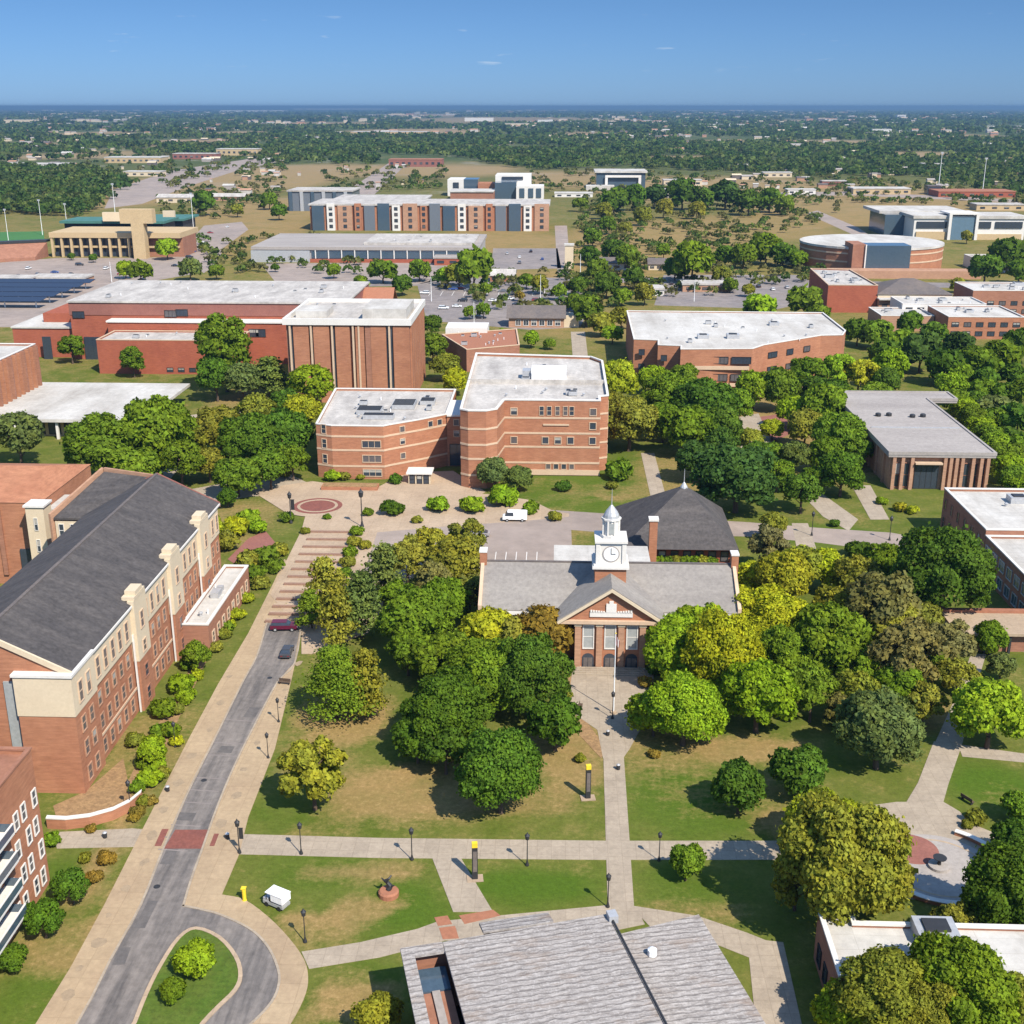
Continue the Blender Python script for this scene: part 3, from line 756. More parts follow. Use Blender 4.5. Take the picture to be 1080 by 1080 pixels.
t = site('retaining_wall', 'curved brick retaining wall with pale coping below the residence hall', 'wall', -62, 137)
arc = px_poly([(50,874),(70,875),(95,872),(120,865),(138,856),(150,846)])
mb, mc = MB(), MB()
for (xa, ya), (xb, yb) in zip(arc[:-1], arc[1:]):
    mb.prism([(xa,ya),(xb,yb),(xb-.1,yb+.55),(xa-.1,ya+.55)], 0, 1.5)
    mc.prism([(xa,ya-.08),(xb,yb-.08),(xb-.1,yb+.62),(xa-.1,ya+.62)], 1.503, 1.68)
mb.build('wall', 'brick_orange', t); mc.build('coping', 'white_paint', t)

# ------------------------------------------------------------------ the clock hall
t = site('clock_hall', 'brick hall with grey roof, pedimented front and white clock tower', 'building', 9.6, 195)
gable_wall(MB(), -12.4, 31.0, 187.2, 205.6, 9.0, 13.8, 'x').build('wall', 'brick_orange', t)
rf = gable(MB(), -12.0, 30.6, 187.2, 205.6, 9.05, 13.85, 'x', .6).build('roof', 'slate_shingle', t)
MB().box(-12.4, 31.0, 196.15, 196.65, 14.05, 14.25).build('ridge_cap', 'brown_shingle', rf)
MB().box(-12.6, .2, 186.35, 186.6, 8.2, 8.75).box(18.6, 31.2, 186.35, 186.6, 8.2, 8.75).build('cornice', 'white_paint', t)
for x0 in (-12.95, 30.95):                                # raised gable copings and end stacks
    mb = MB()
    for y0, y1 in ((186.6, 196.4), (206.2, 196.4)):
        vs = [(x0,y0,8.9),(x0,y0,9.75),(x0,y1,14.6),(x0,y1,13.75)]; vs += [(x+.6,y,z) for x,y,z in vs]
        mb.add(vs, [(0,1,2,3),(7,6,5,4),(0,4,5,1),(1,5,6,2),(2,6,7,3),(3,7,4,0)])
    mb.build('gable_coping', 'band_stone', t)
    MB().box(x0-.2, x0+1.0, 195.4, 197.4, 12, 16.0).box(x0-.3, x0+1.1, 195.3, 197.5, 16.01, 16.3, 1).build('chimney', ['brick_orange', 'white_paint'], t)
for x in [-10.8+2.5*i for i in range(5)] + [19.8+2.5*i for i in range(5)]:
    window(t, x, 187.2, 1.2, 1.3, 2.3, 'S', 'white'); window(t, x, 187.2, 5.1, 1.3, 2.3, 'S', 'white')
# the pedimented front
PX0, PX1, PY = 3.6, 15.2, 183.0
p = MB().box(PX0, PX1, PY, 187.19, 0, 8.55).build('portico', 'brick_orange', t)
MB().box(.9, 18.0, 182.1, 187.0, 8.56, 9.15).build('entablature', 'band_stone', p)
vs = [(1.6,182.7,9.16),(17.3,182.7,9.16),(9.45,182.7,14.6)]; vs += [(x,195.0,z) for x,y,z in vs]
MB().add(vs, [(0,1,2),(5,4,3),(0,2,5,3),(1,4,5,2),(0,3,4,1)]).build('pediment', 'brick_orange', p)
gb = MB(); sl_ = (14.9-9.2)/8.55
for sg in (-1, 1):
    a = [(9.45,182.0,14.95),(9.45+sg*8.9,182.0,14.95-8.9*.665),(9.45+sg*8.9,195.6,14.95-8.9*.665),(9.45,195.6,14.95)]
    b_ = [(x,y,z+.25) for x,y,z in a]
    gb.add(a+b_, [(0,1,2,3),(7,6,5,4),(0,4,5,1),(1,5,6,2),(2,6,7,3),(3,7,4,0)])
gb.build('portico_roof', 'slate_shingle', p)
rk = MB()
for sg in (-1, 1):
    a = [(9.45,181.85,14.98),(9.45,181.85,14.42),(9.45+sg*8.95,181.85,14.42-8.95*.665),(9.45+sg*8.95,181.85,14.98-8.95*.665)]
    b_ = [(x,y+.85,z) for x,y,z in a]
    rk.add(a+b_, [(0,1,2,3),(7,6,5,4),(0,4,5,1),(1,5,6,2),(2,6,7,3),(3,7,4,0)])
rk.build('raking_cornice', 'cream', p)
# pale carved relief in the pediment: scrolls either side of a shield
rl = MB().box(5.9, 13.0, 182.5, 182.69, 9.75, 10.55)
rl.prism([(8.6,182.45),(10.3,182.45),(10.3,182.69),(8.6,182.69)], 10.56, 12.1).box(9.1, 9.8, 182.45, 182.69, 12.11, 12.6)
for k in range(6): rl.box(6.0+k*.42, 6.3+k*.42, 182.42, 182.69, 10.56, 10.95-.04*k).box(10.5+k*.42, 10.8+k*.42, 182.42, 182.69, 10.56, 10.75+.04*k)
rl.build('carved_relief', 'white_paint', p)
for x in (5.75, 9.4, 13.05):                               # tall white-framed windows over arched doorways
    window(p, x, PY, 3.9, 1.6, 4.1, 'S', 'lit')
    arch = [(x-1.0, 0), (x+1.0, 0), (x+1.0, 2.0)] + [(x+1.0*math.cos(a), 2.0+.9*math.sin(a)) for a in [math.pi*i/8 for i in range(1, 8)]] + [(x-1.0, 2.0)]
    n_ = len(arch)
    MB().add([(q, PY-.05, z) for q, z in arch]+[(q, PY-.004, z) for q, z in arch], [tuple(range(n_)), tuple(range(2*n_-1, n_-1, -1))]+[(i, n_+i, n_+(i+1) % n_, (i+1) % n_) for i in range(n_)]).build('arched_doorway', 'glass', p)
    MB().box(x-.75, x-.04, PY-.12, PY-.051, .05, 2.1).box(x+.04, x+.75, PY-.12, PY-.051, .05, 2.1).build('door', 'brown_shingle', p)
for x in (4.0, 7.57, 11.23, 14.8):
    c_ = MB().box(x-.5, x+.5, PY-.45, PY-.003, 0, 8.0).build('pilaster', 'brick_pale', p)
    MB().box(x-.62, x+.62, PY-.57, PY-.002, 8.01, 8.54).box(x-.6, x+.6, PY-.55, PY-.002, .01, .5).build('pilaster_cap', 'cream', c_)
stp = MB()
for k in range(4): stp.box(PX0-.3+.2*k, PX1+.3-.2*k, PY-2.6+.5*k, PY-.6, .06+.15*k, .06+.15*(k+1)-.003)
stp.build('front_steps', 'path_concrete', p)
# tower
TX, TY, TW = 9.45, 191.2, 2.65
tw = MB().box(TX-TW, TX+TW, TY-TW, TY+TW, 10, 16.0).build('tower_base', 'brick_orange', t)
MB().box(TX-3.1, TX+3.1, TY-3.1, TY+3.1, 16.01, 16.45).box(TX-2.9, TX+2.9, TY-2.9, TY+2.9, 16.46, 16.75).build('tower_cornice', 'white_paint', tw)
ck = MB().box(TX-2.35, TX+2.35, TY-2.35, TY+2.35, 16.76, 20.5)
for sx in (-1, 1):
    for sy in (-1, 1): ck.box(TX+sx*2.2-.35, TX+sx*2.2+.35, TY+sy*2.2-.35, TY+sy*2.2+.35, 16.77, 20.49)
ck = ck.build('clock_stage', 'white_paint', t)
MB().box(TX-2.75, TX+2.75, TY-2.75, TY+2.75, 20.51, 20.9).build('clock_cornice', 'white_paint', ck)
def disc(r, d0, d1, face, n=28):
    mb = MB(); vs = []
    for d in (d0, d1):
        for i in range(n):
            a = 2*math.pi*i/n; u, z = r*math.cos(a), 18.55+r*math.sin(a)
            vs.append({'S':(TX+u, TY-d, z), 'E':(TX+d, TY+u, z), 'W':(TX-d, TY-u, z), 'N':(TX-u, TY+d, z)}[face])
    return mb.add(vs, [tuple(range(n)), tuple(range(2*n-1, n-1, -1))]+[(i, n+i, n+(i+1) % n, (i+1) % n) for i in range(n)])
for fc in 'SEWN':
    cf = disc(1.45, 2.353, 2.43, fc).build('clock_face', 'grey_roof', ck)
    disc(1.25, 2.432, 2.46, fc).build('dial', 'white_metal', cf)
    hd = MB()
    if fc == 'S': hd.box(TX-.06, TX+.06, TY-2.5, TY-2.463, 18.5, 19.6).box(TX, TX+.75, TY-2.5, TY-2.463, 18.5, 18.62)
    elif fc == 'E': hd.box(TX+2.463, TX+2.5, TY-.06, TY+.06, 18.5, 19.6).box(TX+2.463, TX+2.5, TY, TY+.75, 18.5, 18.62)
    elif fc == 'W': hd.box(TX-2.5, TX-2.463, TY-.06, TY+.06, 18.5, 19.6).box(TX-2.5, TX-2.463, TY-.75, TY, 18.5, 18.62)
    else: hd.box(TX-.06, TX+.06, TY+2.463, TY+2.5, 18.5, 19.6).box(TX-.75, TX, TY+2.463, TY+2.5, 18.5, 18.62)
    hd.build('clock_hands', 'dark_metal', cf)
bf = MB().lathe([(1.85,20.91),(1.85,21.4),(1.45,21.41),(1.45,24.0),(1.7,24.01),(1.7,24.3)], 8, 0, TX, TY)
for i in range(8):
    a = math.pi/8 + i*math.pi/4
    bf.box(TX+1.45*math.cos(a)-.14, TX+1.45*math.cos(a)+.14, TY+1.45*math.sin(a)-.14, TY+1.45*math.sin(a)+.14, 21.42, 24.0)
bf = bf.build('belfry', 'white_paint', t)
MB().lathe([(1.4,24.31),(1.3,24.8),(1.0,25.4),(.55,26.0),(.15,26.5)], 12, 0, TX, TY).build('dome', 'grey_metal', bf)
MB().tube((TX,TY,26.4),(TX,TY,29.3),.09,.03,6).build('spire', 'grey_metal', bf)
for a in (-math.pi/2, 0, math.pi/2, math.pi):
    MB().box(TX+1.36*math.cos(a)-(.45 if abs(math.sin(a)) > .5 else .12), TX+1.36*math.cos(a)+(.45 if abs(math.sin(a)) > .5 else .12),
             TY+1.36*math.sin(a)-(.45 if abs(math.cos(a)) > .5 else .12), TY+1.36*math.sin(a)+(.45 if abs(math.cos(a)) > .5 else .12), 21.7, 23.6).build('louvre', 'pale_glass', bf)
MB().prism(rect(0, 18.2, 205.7, 224), 0, 6.6).build('rear_wing', 'brick_orange', t)
MB().prism(rect(-.2, 18.4, 205.75, 224.2), 6.61, 6.95).build('rear_roof', 'white_roof', t)

t = site('pyramid_roofed_hall', 'low brick hall under a tall charcoal pyramid roof behind the clock hall', 'building', 26, 243)
MB().box(15, 36.2, 232.3, 256, 0, 4.0).build('wall', 'brick_red', t)
ax, ay, az = 27.4, 245, 12.5
rf = MB().add([(13.5,230.6,3.9),(37.7,230.6,3.9),(37.7,258,3.9),(13.5,258,3.9),(ax-.6,ay-.6,az+.3),(ax+.6,ay-.6,az+.3),(ax+.6,ay+.6,az+.3),(ax-.6,ay+.6,az+.3)],
   [(0,1,5,4),(1,2,6,5),(2,3,7,6),(3,0,4,7),(4,5,6,7),(3,2,1,0)]).build('roof', 'dark_shingle', t)
MB().lathe([(.9,az+.02),(.7,az+.6),(.12,az+1.5)], 8, 0, ax, ay).build('lantern', 'grey_metal', rf)
MB().tube((ax,ay,az+1.4),(ax,ay,az+4.4),.1,.04,6).build('finial', 'grey_metal', rf)
win_grid(t, 'S', 232.3, 17, 35, 8, (1.0,), 1.3, 1.9, 'dark')
t = site('brick_chimney', 'freestanding square brick chimney beside the charcoal pyramid roof', 'chimney', 19.8, 228.5)
MB().box(19.0, 20.6, 227.7, 229.3, 0, 11.0).build('shaft', 'brick_orange', t)
MB().box(18.8, 20.8, 227.5, 229.5, 11.01, 11.5).build('cap', 'white_paint', t)

# ------------------------------------------------------------------ banded brick academic building (two blocks)
bl = [(3.2,.5),(7.4,.5),(11.0,.5)]
t = flat_building('banded_academic_building', 'four-storey brick academic building with pale stone bands and stepped white roofs', [(-60.8,291),(-56.6,289.3),(-43.5,289.3),(-42.2,290.6),(-35.2,296),(-28.6,302),(-28.6,331),(-63,331)], 13.9, 'brick_orange', 'dusty_roof', 'building', .5, 'white_paint', bl)
mb = [(-23.6,284),(-21.6,282.6),(-17.2,282.6),(-14.6,284.6),(-13.2,294.3),(11.0,294.3),(11.0,299),(13.2,300),(13.2,344),(10,350),(-24.4,354)]
MB().prism(mb, 0, 18.9).ring(mb, inset(mb, .35), 18.9, 19.7).build('east_block', 'brick_orange', t)
eb = MB().prism(inset(mb, .36), 18.91, 19.1).build('east_roof', 'dusty_roof', t)
MB().ring(inset(mb, -.12), inset(mb, .5), 19.71, 20.05).build('coping', 'white_paint', t)
for zb in (3.2, 7.4, 11.0, 15.0): MB().ring(inset(mb, -.09), inset(mb, .05), zb, zb+.5).build('stone_band', 'band_stone', t)
MB().box(-12, 11.2, 294.1, 294.29, .2, 1.6).build('plinth', 'band_stone', t)
for x, zs in ((-10.8, (8.5, 16.0)), (-2.8, (8.5,)), (.4, (8.5,)), (3.6, (8.5,)), (9.2, (8.5, 12.4, 16.0))):
    for z in zs: window(t, x, 294.3, z, 1.5, 1.7, 'S', 'stone')
for x in (-3.8, -1.9, .2, 2.2, 3.8): window(t, x, 294.3, 16.0, 1.0, 2.2, 'S', 'stone')
for x in (-2, 0, 2, 4): window(t, x, 294.3, 1.8, 1.1, 1.3, 'S', 'stone')
MB().box(-3.4, 3.2, 294.05, 294.28, 13.3, 13.7).build('name_band', 'band_stone', t)
for z in (4.2, 8.5, 12.4, 16.0):
    for y in (302, 310, 318, 326): window(t, 13.2, y, z, 1.4, 1.8, 'E', 'stone')
for z in (.9, 4.6, 8.4):
    window(t, -46.6, 289.3, z, 4.6, 1.7, 'S', 'stone')
for z in (4.6, 8.4, 11.6): window(t, -39.2, 292.9, z, 1.3, 1.4, math.atan2(5.4, 7), 'stone')
window(t, -32.6, 298.4, 11.6, 1.3, 1.4, math.atan2(6, 6.6), 'stone'); window(t, -30.4, 300.4, 11.6, 1.3, 1.4, math.atan2(6, 6.6), 'stone')
for z in (4, 8, 11.8): window(t, -58.7, 290.15, z, 1.2, 2.2, -math.atan2(1.7, 4.2), 'stone')
lk = MB().box(-28.58, -23.62, 301.5, 318, .05, 13.6).build('link', 'brick_orange', t)
window(lk, -26.1, 301.5, .4, 3.4, 5.6, 'S', 'dark')
for z in (8.2, 11.2): window(lk, -26.1, 301.5, z, 1.3, 1.5, 'S', 'stone')
MB().box(-28.55, -23.9, 301.2, 318.1, 13.61, 14.0).build('link_roof', 'white_paint', t)
ur = MB().box(-7, 2.5, 321, 327, 19.11, 22).box(-9.5, -7.3, 322, 326, 19.11, 21.4, 1).build('roof_unit', ['white_metal', 'grey_metal'], eb)
roof_clutter(eb, -20, 9, 300, 342, 19.1, 14, 11)
MB().box(-24, 12.5, 316, 316.5, 19.11, 20.3).build('roof_step', 'dusty_roof', eb)
for x0, y0, w_, d_ in ((-52.5, 303, 6.5, 5), (-44, 309, 6, 7), (-50, 298, 8, 2.4), (-37, 314, 4, 4)):
    u = MB().box(x0, x0+w_, y0, y0+d_, 13.45, 14.6)
    for k in range(5): u.box(x0+.2, x0+w_-.2, y0+d_*(k+.2)/5, y0+d_*(k+.7)/5, 14.601, 14.75, 1)
    u.build('roof_unit', ['grey_metal', 'dark_metal'], t)
ec = MB().box(-37, -31.5, 285.5, 288.6, .15, 2.7).build('entrance_lobby', 'cream', t); MB().box(-37.5, -31, 285.0, 290.4, 2.71, 3.05).build('entrance_canopy', 'white_paint', ec)
for x in (-36, -34.2, -32.5): window(ec, x, 285.5, .3, 1.1, 2.0, 'S', 'dark')
t = site('brick_planter', 'long low brick planter wall in front of the banded academic building', 'planter', -51, 281)
MB().box(-58, -44, 279.5, 283, .1, .9).build('wall', 'brick_orange', t); MB().box(-57.7, -44.3, 279.8, 282.7, .91, 1.1).build('planting', 'mulch', t)

# ------------------------------------------------------------------ slab tower with tall brick piers
t = site('pier_tower', 'tall brick block with full-height piers, dark slots and white roof parapet', 'building', -64, 395)
MB().box(-85.6, -46.6, 372.4, 412, 0, 25.0).build('wall', 'brick_brown', t)
def px_x(px, y, Y): return atY(px, y, Y)[0]
for a, b_ in ((311, 327), (332, 348.5), (355, 370), (376, 385), (392, 408), (415.5, 432.5)):
    MB().box(px_x(a,380,371.6), px_x(b_,380,371.6), 371.4, 372.39, 0, 24.9).build('brick_pier', 'brick_orange', t)
for a in (307.5, 329.5, 351.5, 373.5, 379.5, 411.5):
    MB().box(px_x(a,380,371.4)-.28, px_x(a,380,371.4)+.28, 371.2, 372.38, 0, 24.95).build('pale_fin', 'band_stone', t)
for a in (309.6, 331, 353.3, 387, 409.6, 413.6): MB().box(px_x(a,380,371.9)-.35, px_x(a,380,371.9)+.35, 371.9, 372.385, 0, 24.8).build('window_slot', 'glass', t)
MB().box(px_x(386,380,371.4), px_x(392,380,371.4), 371.5, 372.37, 0, 24.8).build('shade_toned_pier', 'brick_brown', t)  # recess shade put into the colour: browner brick than the other piers
mbp = rect(-86.4, -45.8, 370.9, 412.6)
MB().ring(mbp, inset(mbp, .9), 25.01, 27.0).build('parapet', 'white_paint', t)
rf = MB().prism(inset(mbp, .95), 25.02, 25.8).build('roof', 'dusty_roof', t)
roof_clutter(rf, -82, -50, 376, 410, 25.8, 8, 5)
MB().box(-62, -48, 377, 398, 25.81, 29.2).build('penthouse', 'white_roof', rf)
MB().box(-84, -74, 380, 392, 25.81, 27.9).build('penthouse', 'white_roof', rf)
for k in range(8): MB().box(-46.59, -46.1, 374+4.8*k, 377.6+4.8*k, 0, 24.9).build('brick_pier', 'brick_orange', t)

# ------------------------------------------------------------------ the big gym
t = site('gymnasium', 'huge red brick gymnasium with broad pale roof and dark red upper band', 'building', -133, 458)
zt = atY(200, 318, 437)[2]
MB().box(-181, -78, 437, 492, 0, zt-5.2).build('wall', 'brick_red', t)
MB().box(-181.2, -77.8, 436.8, 492.2, zt-5.19, zt-.6).build('upper_band', 'rose_paving', t)
rf = MB().box(-181.6, -77.4, 436.4, 492.6, zt-.59, zt).build('roof', 'dusty_roof', t)
roof_clutter(rf, -175, -84, 445, 486, zt, 16, 3)
gable(MB(), -78, -66, 470, 490, 14, 21, 'x', .5).build('gabled_link', 'terracotta', t)
MB().box(-165, -82, 431, 436.79, 0, 15.0).build('front_range', 'brick_red', t)
MB().box(-165.4, -81.6, 430.6, 436.78, 15.01, 15.6).build('front_coping', 'white_paint', t)
MB().box(-205, -181.3, 440, 480, 0, 11).build('side_wing', 'brick_red', t); MB().box(-205.4, -181.3, 439.6, 480.4, 11.01, 11.6).build('side_roof', 'white_roof', t)
MB().box(-197, -181.3, 450, 485, 11.61, 15).build('side_upper', 'brick_red', t)
for px_, py_ in ((83,335), (192,333), (180,334)):
    q = atY(px_, py_, 436.7); window(t, q[0], 436.8, q[2], 4.2, 2.2, 'S', 'dark')
for px_ in (268, 275):
    q = atY(px_, 355, 430.9); window(t, q[0], 431, q[2], 3.4, 2.6, 'S', 'dark')
for px_ in (51, 95, 104): MB().box(px_x(px_,380,436)-1.6, px_x(px_,380,436)+1.6, 436.4, 436.79, 0, 8.5).build('dark_doorway', 'glass', t)
t = flat_building('gym_annex', 'plain low brick block with pale roof in front of the red gymnasium', rect(-162.4, -112.5, 412, 430.4), 12.0, 'brick_red', 'dusty_roof', 'building', .4, 'band_stone')
win_grid(t, 'S', 412, -137, -117, 6, (1.0,), 2.0, 1.2, 'dark')

# far-left building with brown vertical fins, its white-roofed neighbour
t = flat_building('finned_building', 'brown brick building with closely spaced vertical fins at the edge of the white-roofed pavilion', rect(-210, -164.5, 298, 367.5), 19.0, 'brick_brown', 'white_roof', 'building', .5, 'white_paint', units=2)
for k in range(22): MB().box(-164.49, -163.3, 300.3+3.1*k, 301.2+3.1*k, .05, 18.9).build('fin', 'brick_orange' if k % 3 else 'brick_brown', t)
for k in range(21): MB().box(-164.48, -164.3, 301.3+3.1*k, 303.3+3.1*k, .5, 18.3).build('window_slot', 'brown_shingle', t)
t = site('pavilion', 'low pavilion with broad white flat roof and slim white columns', 'building', -152, 347)
MB().box(-184, -122, 328, 366, 0, 5.2).build('wall', 'beige_panel', t)
MB().box(-190, -117.2, 323.3, 370.5, 5.21, 6.1).build('roof', 'white_roof', t)
for x in np.arange(-160, -119, 6.0): MB().box(x-.35, x+.35, 324.2, 324.9, 0, 5.2).build('column', 'white_paint', t)
win_grid(t, 'S', 328, -158, -126, 8, (.6,), 3.2, 3.6, 'dark')

# ------------------------------------------------------------------ library with white roof
lib = [W(x, y, 14.0) for x, y in ((661,328),(668.5,358),(694,359),(694,364),(718,365),(718,368.5),(794,368),(806,364),(866,354),(889,353.5),(892,349),(868,330))]
t = flat_building('library', 'wide brick library with bright white roof and strip windows among trees', lib, 14.0, 'brick_orange', 'white_roof', 'building', .3, 'white_paint', units=3)
yf = (lib[5][1]+lib[6][1])/2
for z in (3.4, 9.2):
    for a in (732, 758, 782):
        q = atY(a, 378, yf); window(t, q[0], yf + .1, z, 6.2, 2.1, 'S', 'dark')
MB().box(lib[5][0]+1, lib[6][0]-1, yf-.6, yf-.15, 7.2, 8.4).box(lib[5][0]+1, lib[6][0]-1, yf-.9, yf-.15, 1.6, 2.6).build('balcony_band', 'band_stone', t)
q = atY(674, 370, lib[1][1]); 
for z in (4, 9): window(t, q[0]+.8, min(lib[1][1], lib[2][1])-.1, z, 1.8, 1.8, 'S', 'dark'); window(t, atY(700, 370, lib[3][1])[0], min(lib[3][1], lib[4][1])-.1, z, 1.8, 1.8, 'S', 'dark')
ang = math.atan2(lib[8][1]-lib[7][1], lib[8][0]-lib[7][0])
for f_, w_ in ((.15, 4.2), (.45, 3), (.75, 3)):
    for z in (4.4, 9.4): window(t, lib[7][0]+(lib[8][0]-lib[7][0])*f_+.1, lib[7][1]+(lib[8][1]-lib[7][1])*f_-.1, z, w_, 1.7, ang, 'dark')
MB().box(lib[6][0]+8, lib[6][0]+18, lib[6][1]+1.5, lib[6][1]+5, 0.1, 4.2).build('entrance_block', 'band_stone', t)

# music building: grey roof, pale piers
t = site('recital_hall', 'brown pier-fronted hall with flat grey gravel roof beside a long hedge', 'building', 95, 318)
MB().box(82.6, 106.6, 286.6, 350, 0, 8.4).build('wall', 'brick_pale', t)
mbp = [(81.6,285.4),(107.6,285.4),(107.6,343),(116,343),(116,352),(86,352),(81.6,340)]
rf = MB().prism(mbp, 8.41, 9.6).build('roof', 'grey_roof', t)
MB().ring(inset(mbp, -.1), inset(mbp, .5), 9.0, 9.85).build('roof_edge', 'grey_roof', t)
MB().box(83, 106, 309, 309.4, 9.61, 9.9).build('roof_joint', 'grey_metal', rf)
for x, y in ((88, 322), (91, 322.4), (97, 321), (100, 321.6)): MB().lathe([(.8,9.61),(.8,10.3),(.55,10.5)], 10, 0, x, y).build('roof_vent', 'dark_metal', rf)
for x in (83.2, 85.3, 87.6, 95.6, 97.0, 98.4, 99.8, 102.4, 104.4, 106.0): MB().box(x-.4, x+.4, 285.5, 286.59, 0, 8.4).build('pier', 'brick_pale', t)
window(t, 91.5, 286.6, .2, 5.6, 6.2, 'S', 'dark'); MB().box(88.2, 94.8, 284.8, 286.4, 6.7, 7.1).build('entrance_canopy', 'band_stone', t)
win_grid(t, 'S', 286.6, 84.3, 86.5, 2, (.6,), 1.3, 6, 'brick'); win_grid(t, 'S', 286.6, 101.1, 105.2, 3, (.6,), 1.2, 6, 'brick')
for y in np.arange(292, 346, 7): MB().box(82.1, 82.59, y-.5, y+.5, 0, 8.4).build('pier', 'brick_pale', t)

# white-roofed laboratory on the right edge
t = flat_building('white_roofed_laboratory', 'brick laboratory at the edge with two-level white roof and shaded blue windows', rect(86.5, 124, 229.5, 257), 9.4, 'brick_brown', 'white_roof', 'building', .5, 'white_paint', units=3)
fr = rect(86.5, 124, 199, 229.3)
MB().prism(fr, 0, 7.6).ring(fr, inset(fr, .35), 7.6, 8.2).build('front_wing', 'brick_brown', t); MB().prism(inset(fr, .36), 7.61, 7.8).build('front_roof', 'white_roof', t)
MB().ring(inset(fr, -.1), inset(fr, .45), 8.21, 8.45).build('coping', 'white_paint', t)
win_grid(t, 'W', 86.5, 203, 227, 7, (1.0, 4.6), 2.4, 2.0, 'blue'); win_grid(t, 'W', 86.5, 233, 255, 6, (1.2, 5.2), 1.2, 2.2, 'brick')
t = site('garden_pavilion', 'low pavilion with orange-edged pale roof at the edge below the laboratory', 'pavilion', 79, 196)
MB().box(70.5, 96, 192.5, 200, 0, 3.4).build('wall', 'brick_brown', t); MB().box(69.5, 97, 191.3, 201, 3.41, 3.9).build('roof', 'pale_concrete', t)
MB().box(69.3, 97.2, 200.2, 201.3, 3.91, 4.4).build('roof_edge', 'terracotta', t)
for x in np.arange(70.5, 96, 4.2): MB().box(x-.2, x+.2, 191.6, 192.0, 0, 3.4).build('post', 'dark_metal', t)

# ------------------------------------------------------------------ shake-roofed hall in the foreground (turned to the lawn)
def local_thing(name, label, cat, x, y, rz): return thing(name, label, cat, (x, y, 0), rz)
t = local_thing('shake_roofed_hall', 'foreground hall with weathered grey shake roof and dark brick side walls', 'building', -15.6, 101.3, R(15.2))
# local x runs along the long north edge, local y points away from the camera
MB().add([(1.3,-.5,0),(22.1,-.5,0),(22.1,-36,0),(1.3,-36,0),(1.3,-.5,7.7),(22.1,-.5,7.7),(22.1,-36,7.7),(1.3,-36,7.7)], [(0,1,2,3),(0,4,5,1),(1,5,6,2),(2,6,7,3),(3,7,4,0)]).build('wall', 'brick_brown', t)
def slab(pts, th, mat_, parent, name='roof'):
    n_ = len(pts)
    return MB().add(list(pts)+[(x,y,z-th) for x,y,z in pts], [tuple(range(n_)), tuple(range(2*n_-1, n_-1, -1))]+[(i, n_+i, n_+(i+1) % n_, (i+1) % n_) for i in range(n_)]).build(name, mat_, parent)
slab([(4.6,-.2,8.2),(4.6,-37,9.9),(22.6,-37,9.9),(22.6,.3,8.2)], .35, 'shake_roof', t)
slab([(.2,0,8.05),(.2,-37,7.2),(1.5,-37,7.3),(1.5,-1.5,8.05),(4.58,-1.6,8.15),(4.58,-.1,8.15)], .3, 'shake_roof', t, 'side_roof')
MB().box(1.5, 4.55, -5.2, -1.8, 6.2, 6.5).build('gutter_deck', 'blue_glass', t); MB().box(1.5, 4.55, -36, -5.21, 6.0, 6.3).build('lower_gutter_deck', 'brick_brown', t); MB().box(2.6, 3.4, -36, -5.3, 6.301, 6.6).build('gutter', 'grey_roof', t)
MB().box(1.2, 1.35, -36, -.4, .2, 7.4).build('side_wall', 'brick_brown', t)
slab([(9.0,.3,8.3),(16.6,.3,8.3),(16.6,2.6,7.7),(9.0,2.6,7.7)], .3, 'shake_roof', t, 'porch_roof')
MB().box(9.4, 16.2, -.45, 2.2, 0, 7.3).build('porch', 'brick_brown', t)
MB().tube((22.7,.2,8.35),(22.7,-37,10.05),.14,.14,6).build('ridge_rail', 'dark_metal', t)
MB().box(22.3, 23.3, -1.2, 0, 8.0, 8.9).build('roof_vent', 'grey_metal', t)
wg = MB().box(23.4, 32.4, -36, -1.2, 0, 6.3).build('east_wing', 'brick_brown', t)
slab([(23.2,-1.6,6.9),(23.2,-37,8.0),(33.0,-37,7.2),(33.0,.2,6.4)], .3, 'shake_roof', wg)
MB().lathe([(.5,6.95),(.5,7.6),(.2,7.8)], 10, 0, 25.6, -5.5).build('roof_vent', 'white_metal', wg)
for y in (-8, -14, -20): window(t, 32.4, y, 1.5, 1.6, 2.2, 'E', 'dark')
# white-roofed block in the bottom right corner
t = flat_building('corner_classroom_block', 'white-roofed brick block half hidden by trees in the near corner', [(29.4,101),(52,101),(52,109.6),(33,109.6),(33,111.5),(29.4,111.5)], 6.2, 'brick_brown', 'white_roof', 'building', .3, 'white_paint', units=2)
win_grid(t, 'W', 29.4, 103, 109, 3, (1.2,), 1.3, 2.0, 'dark')

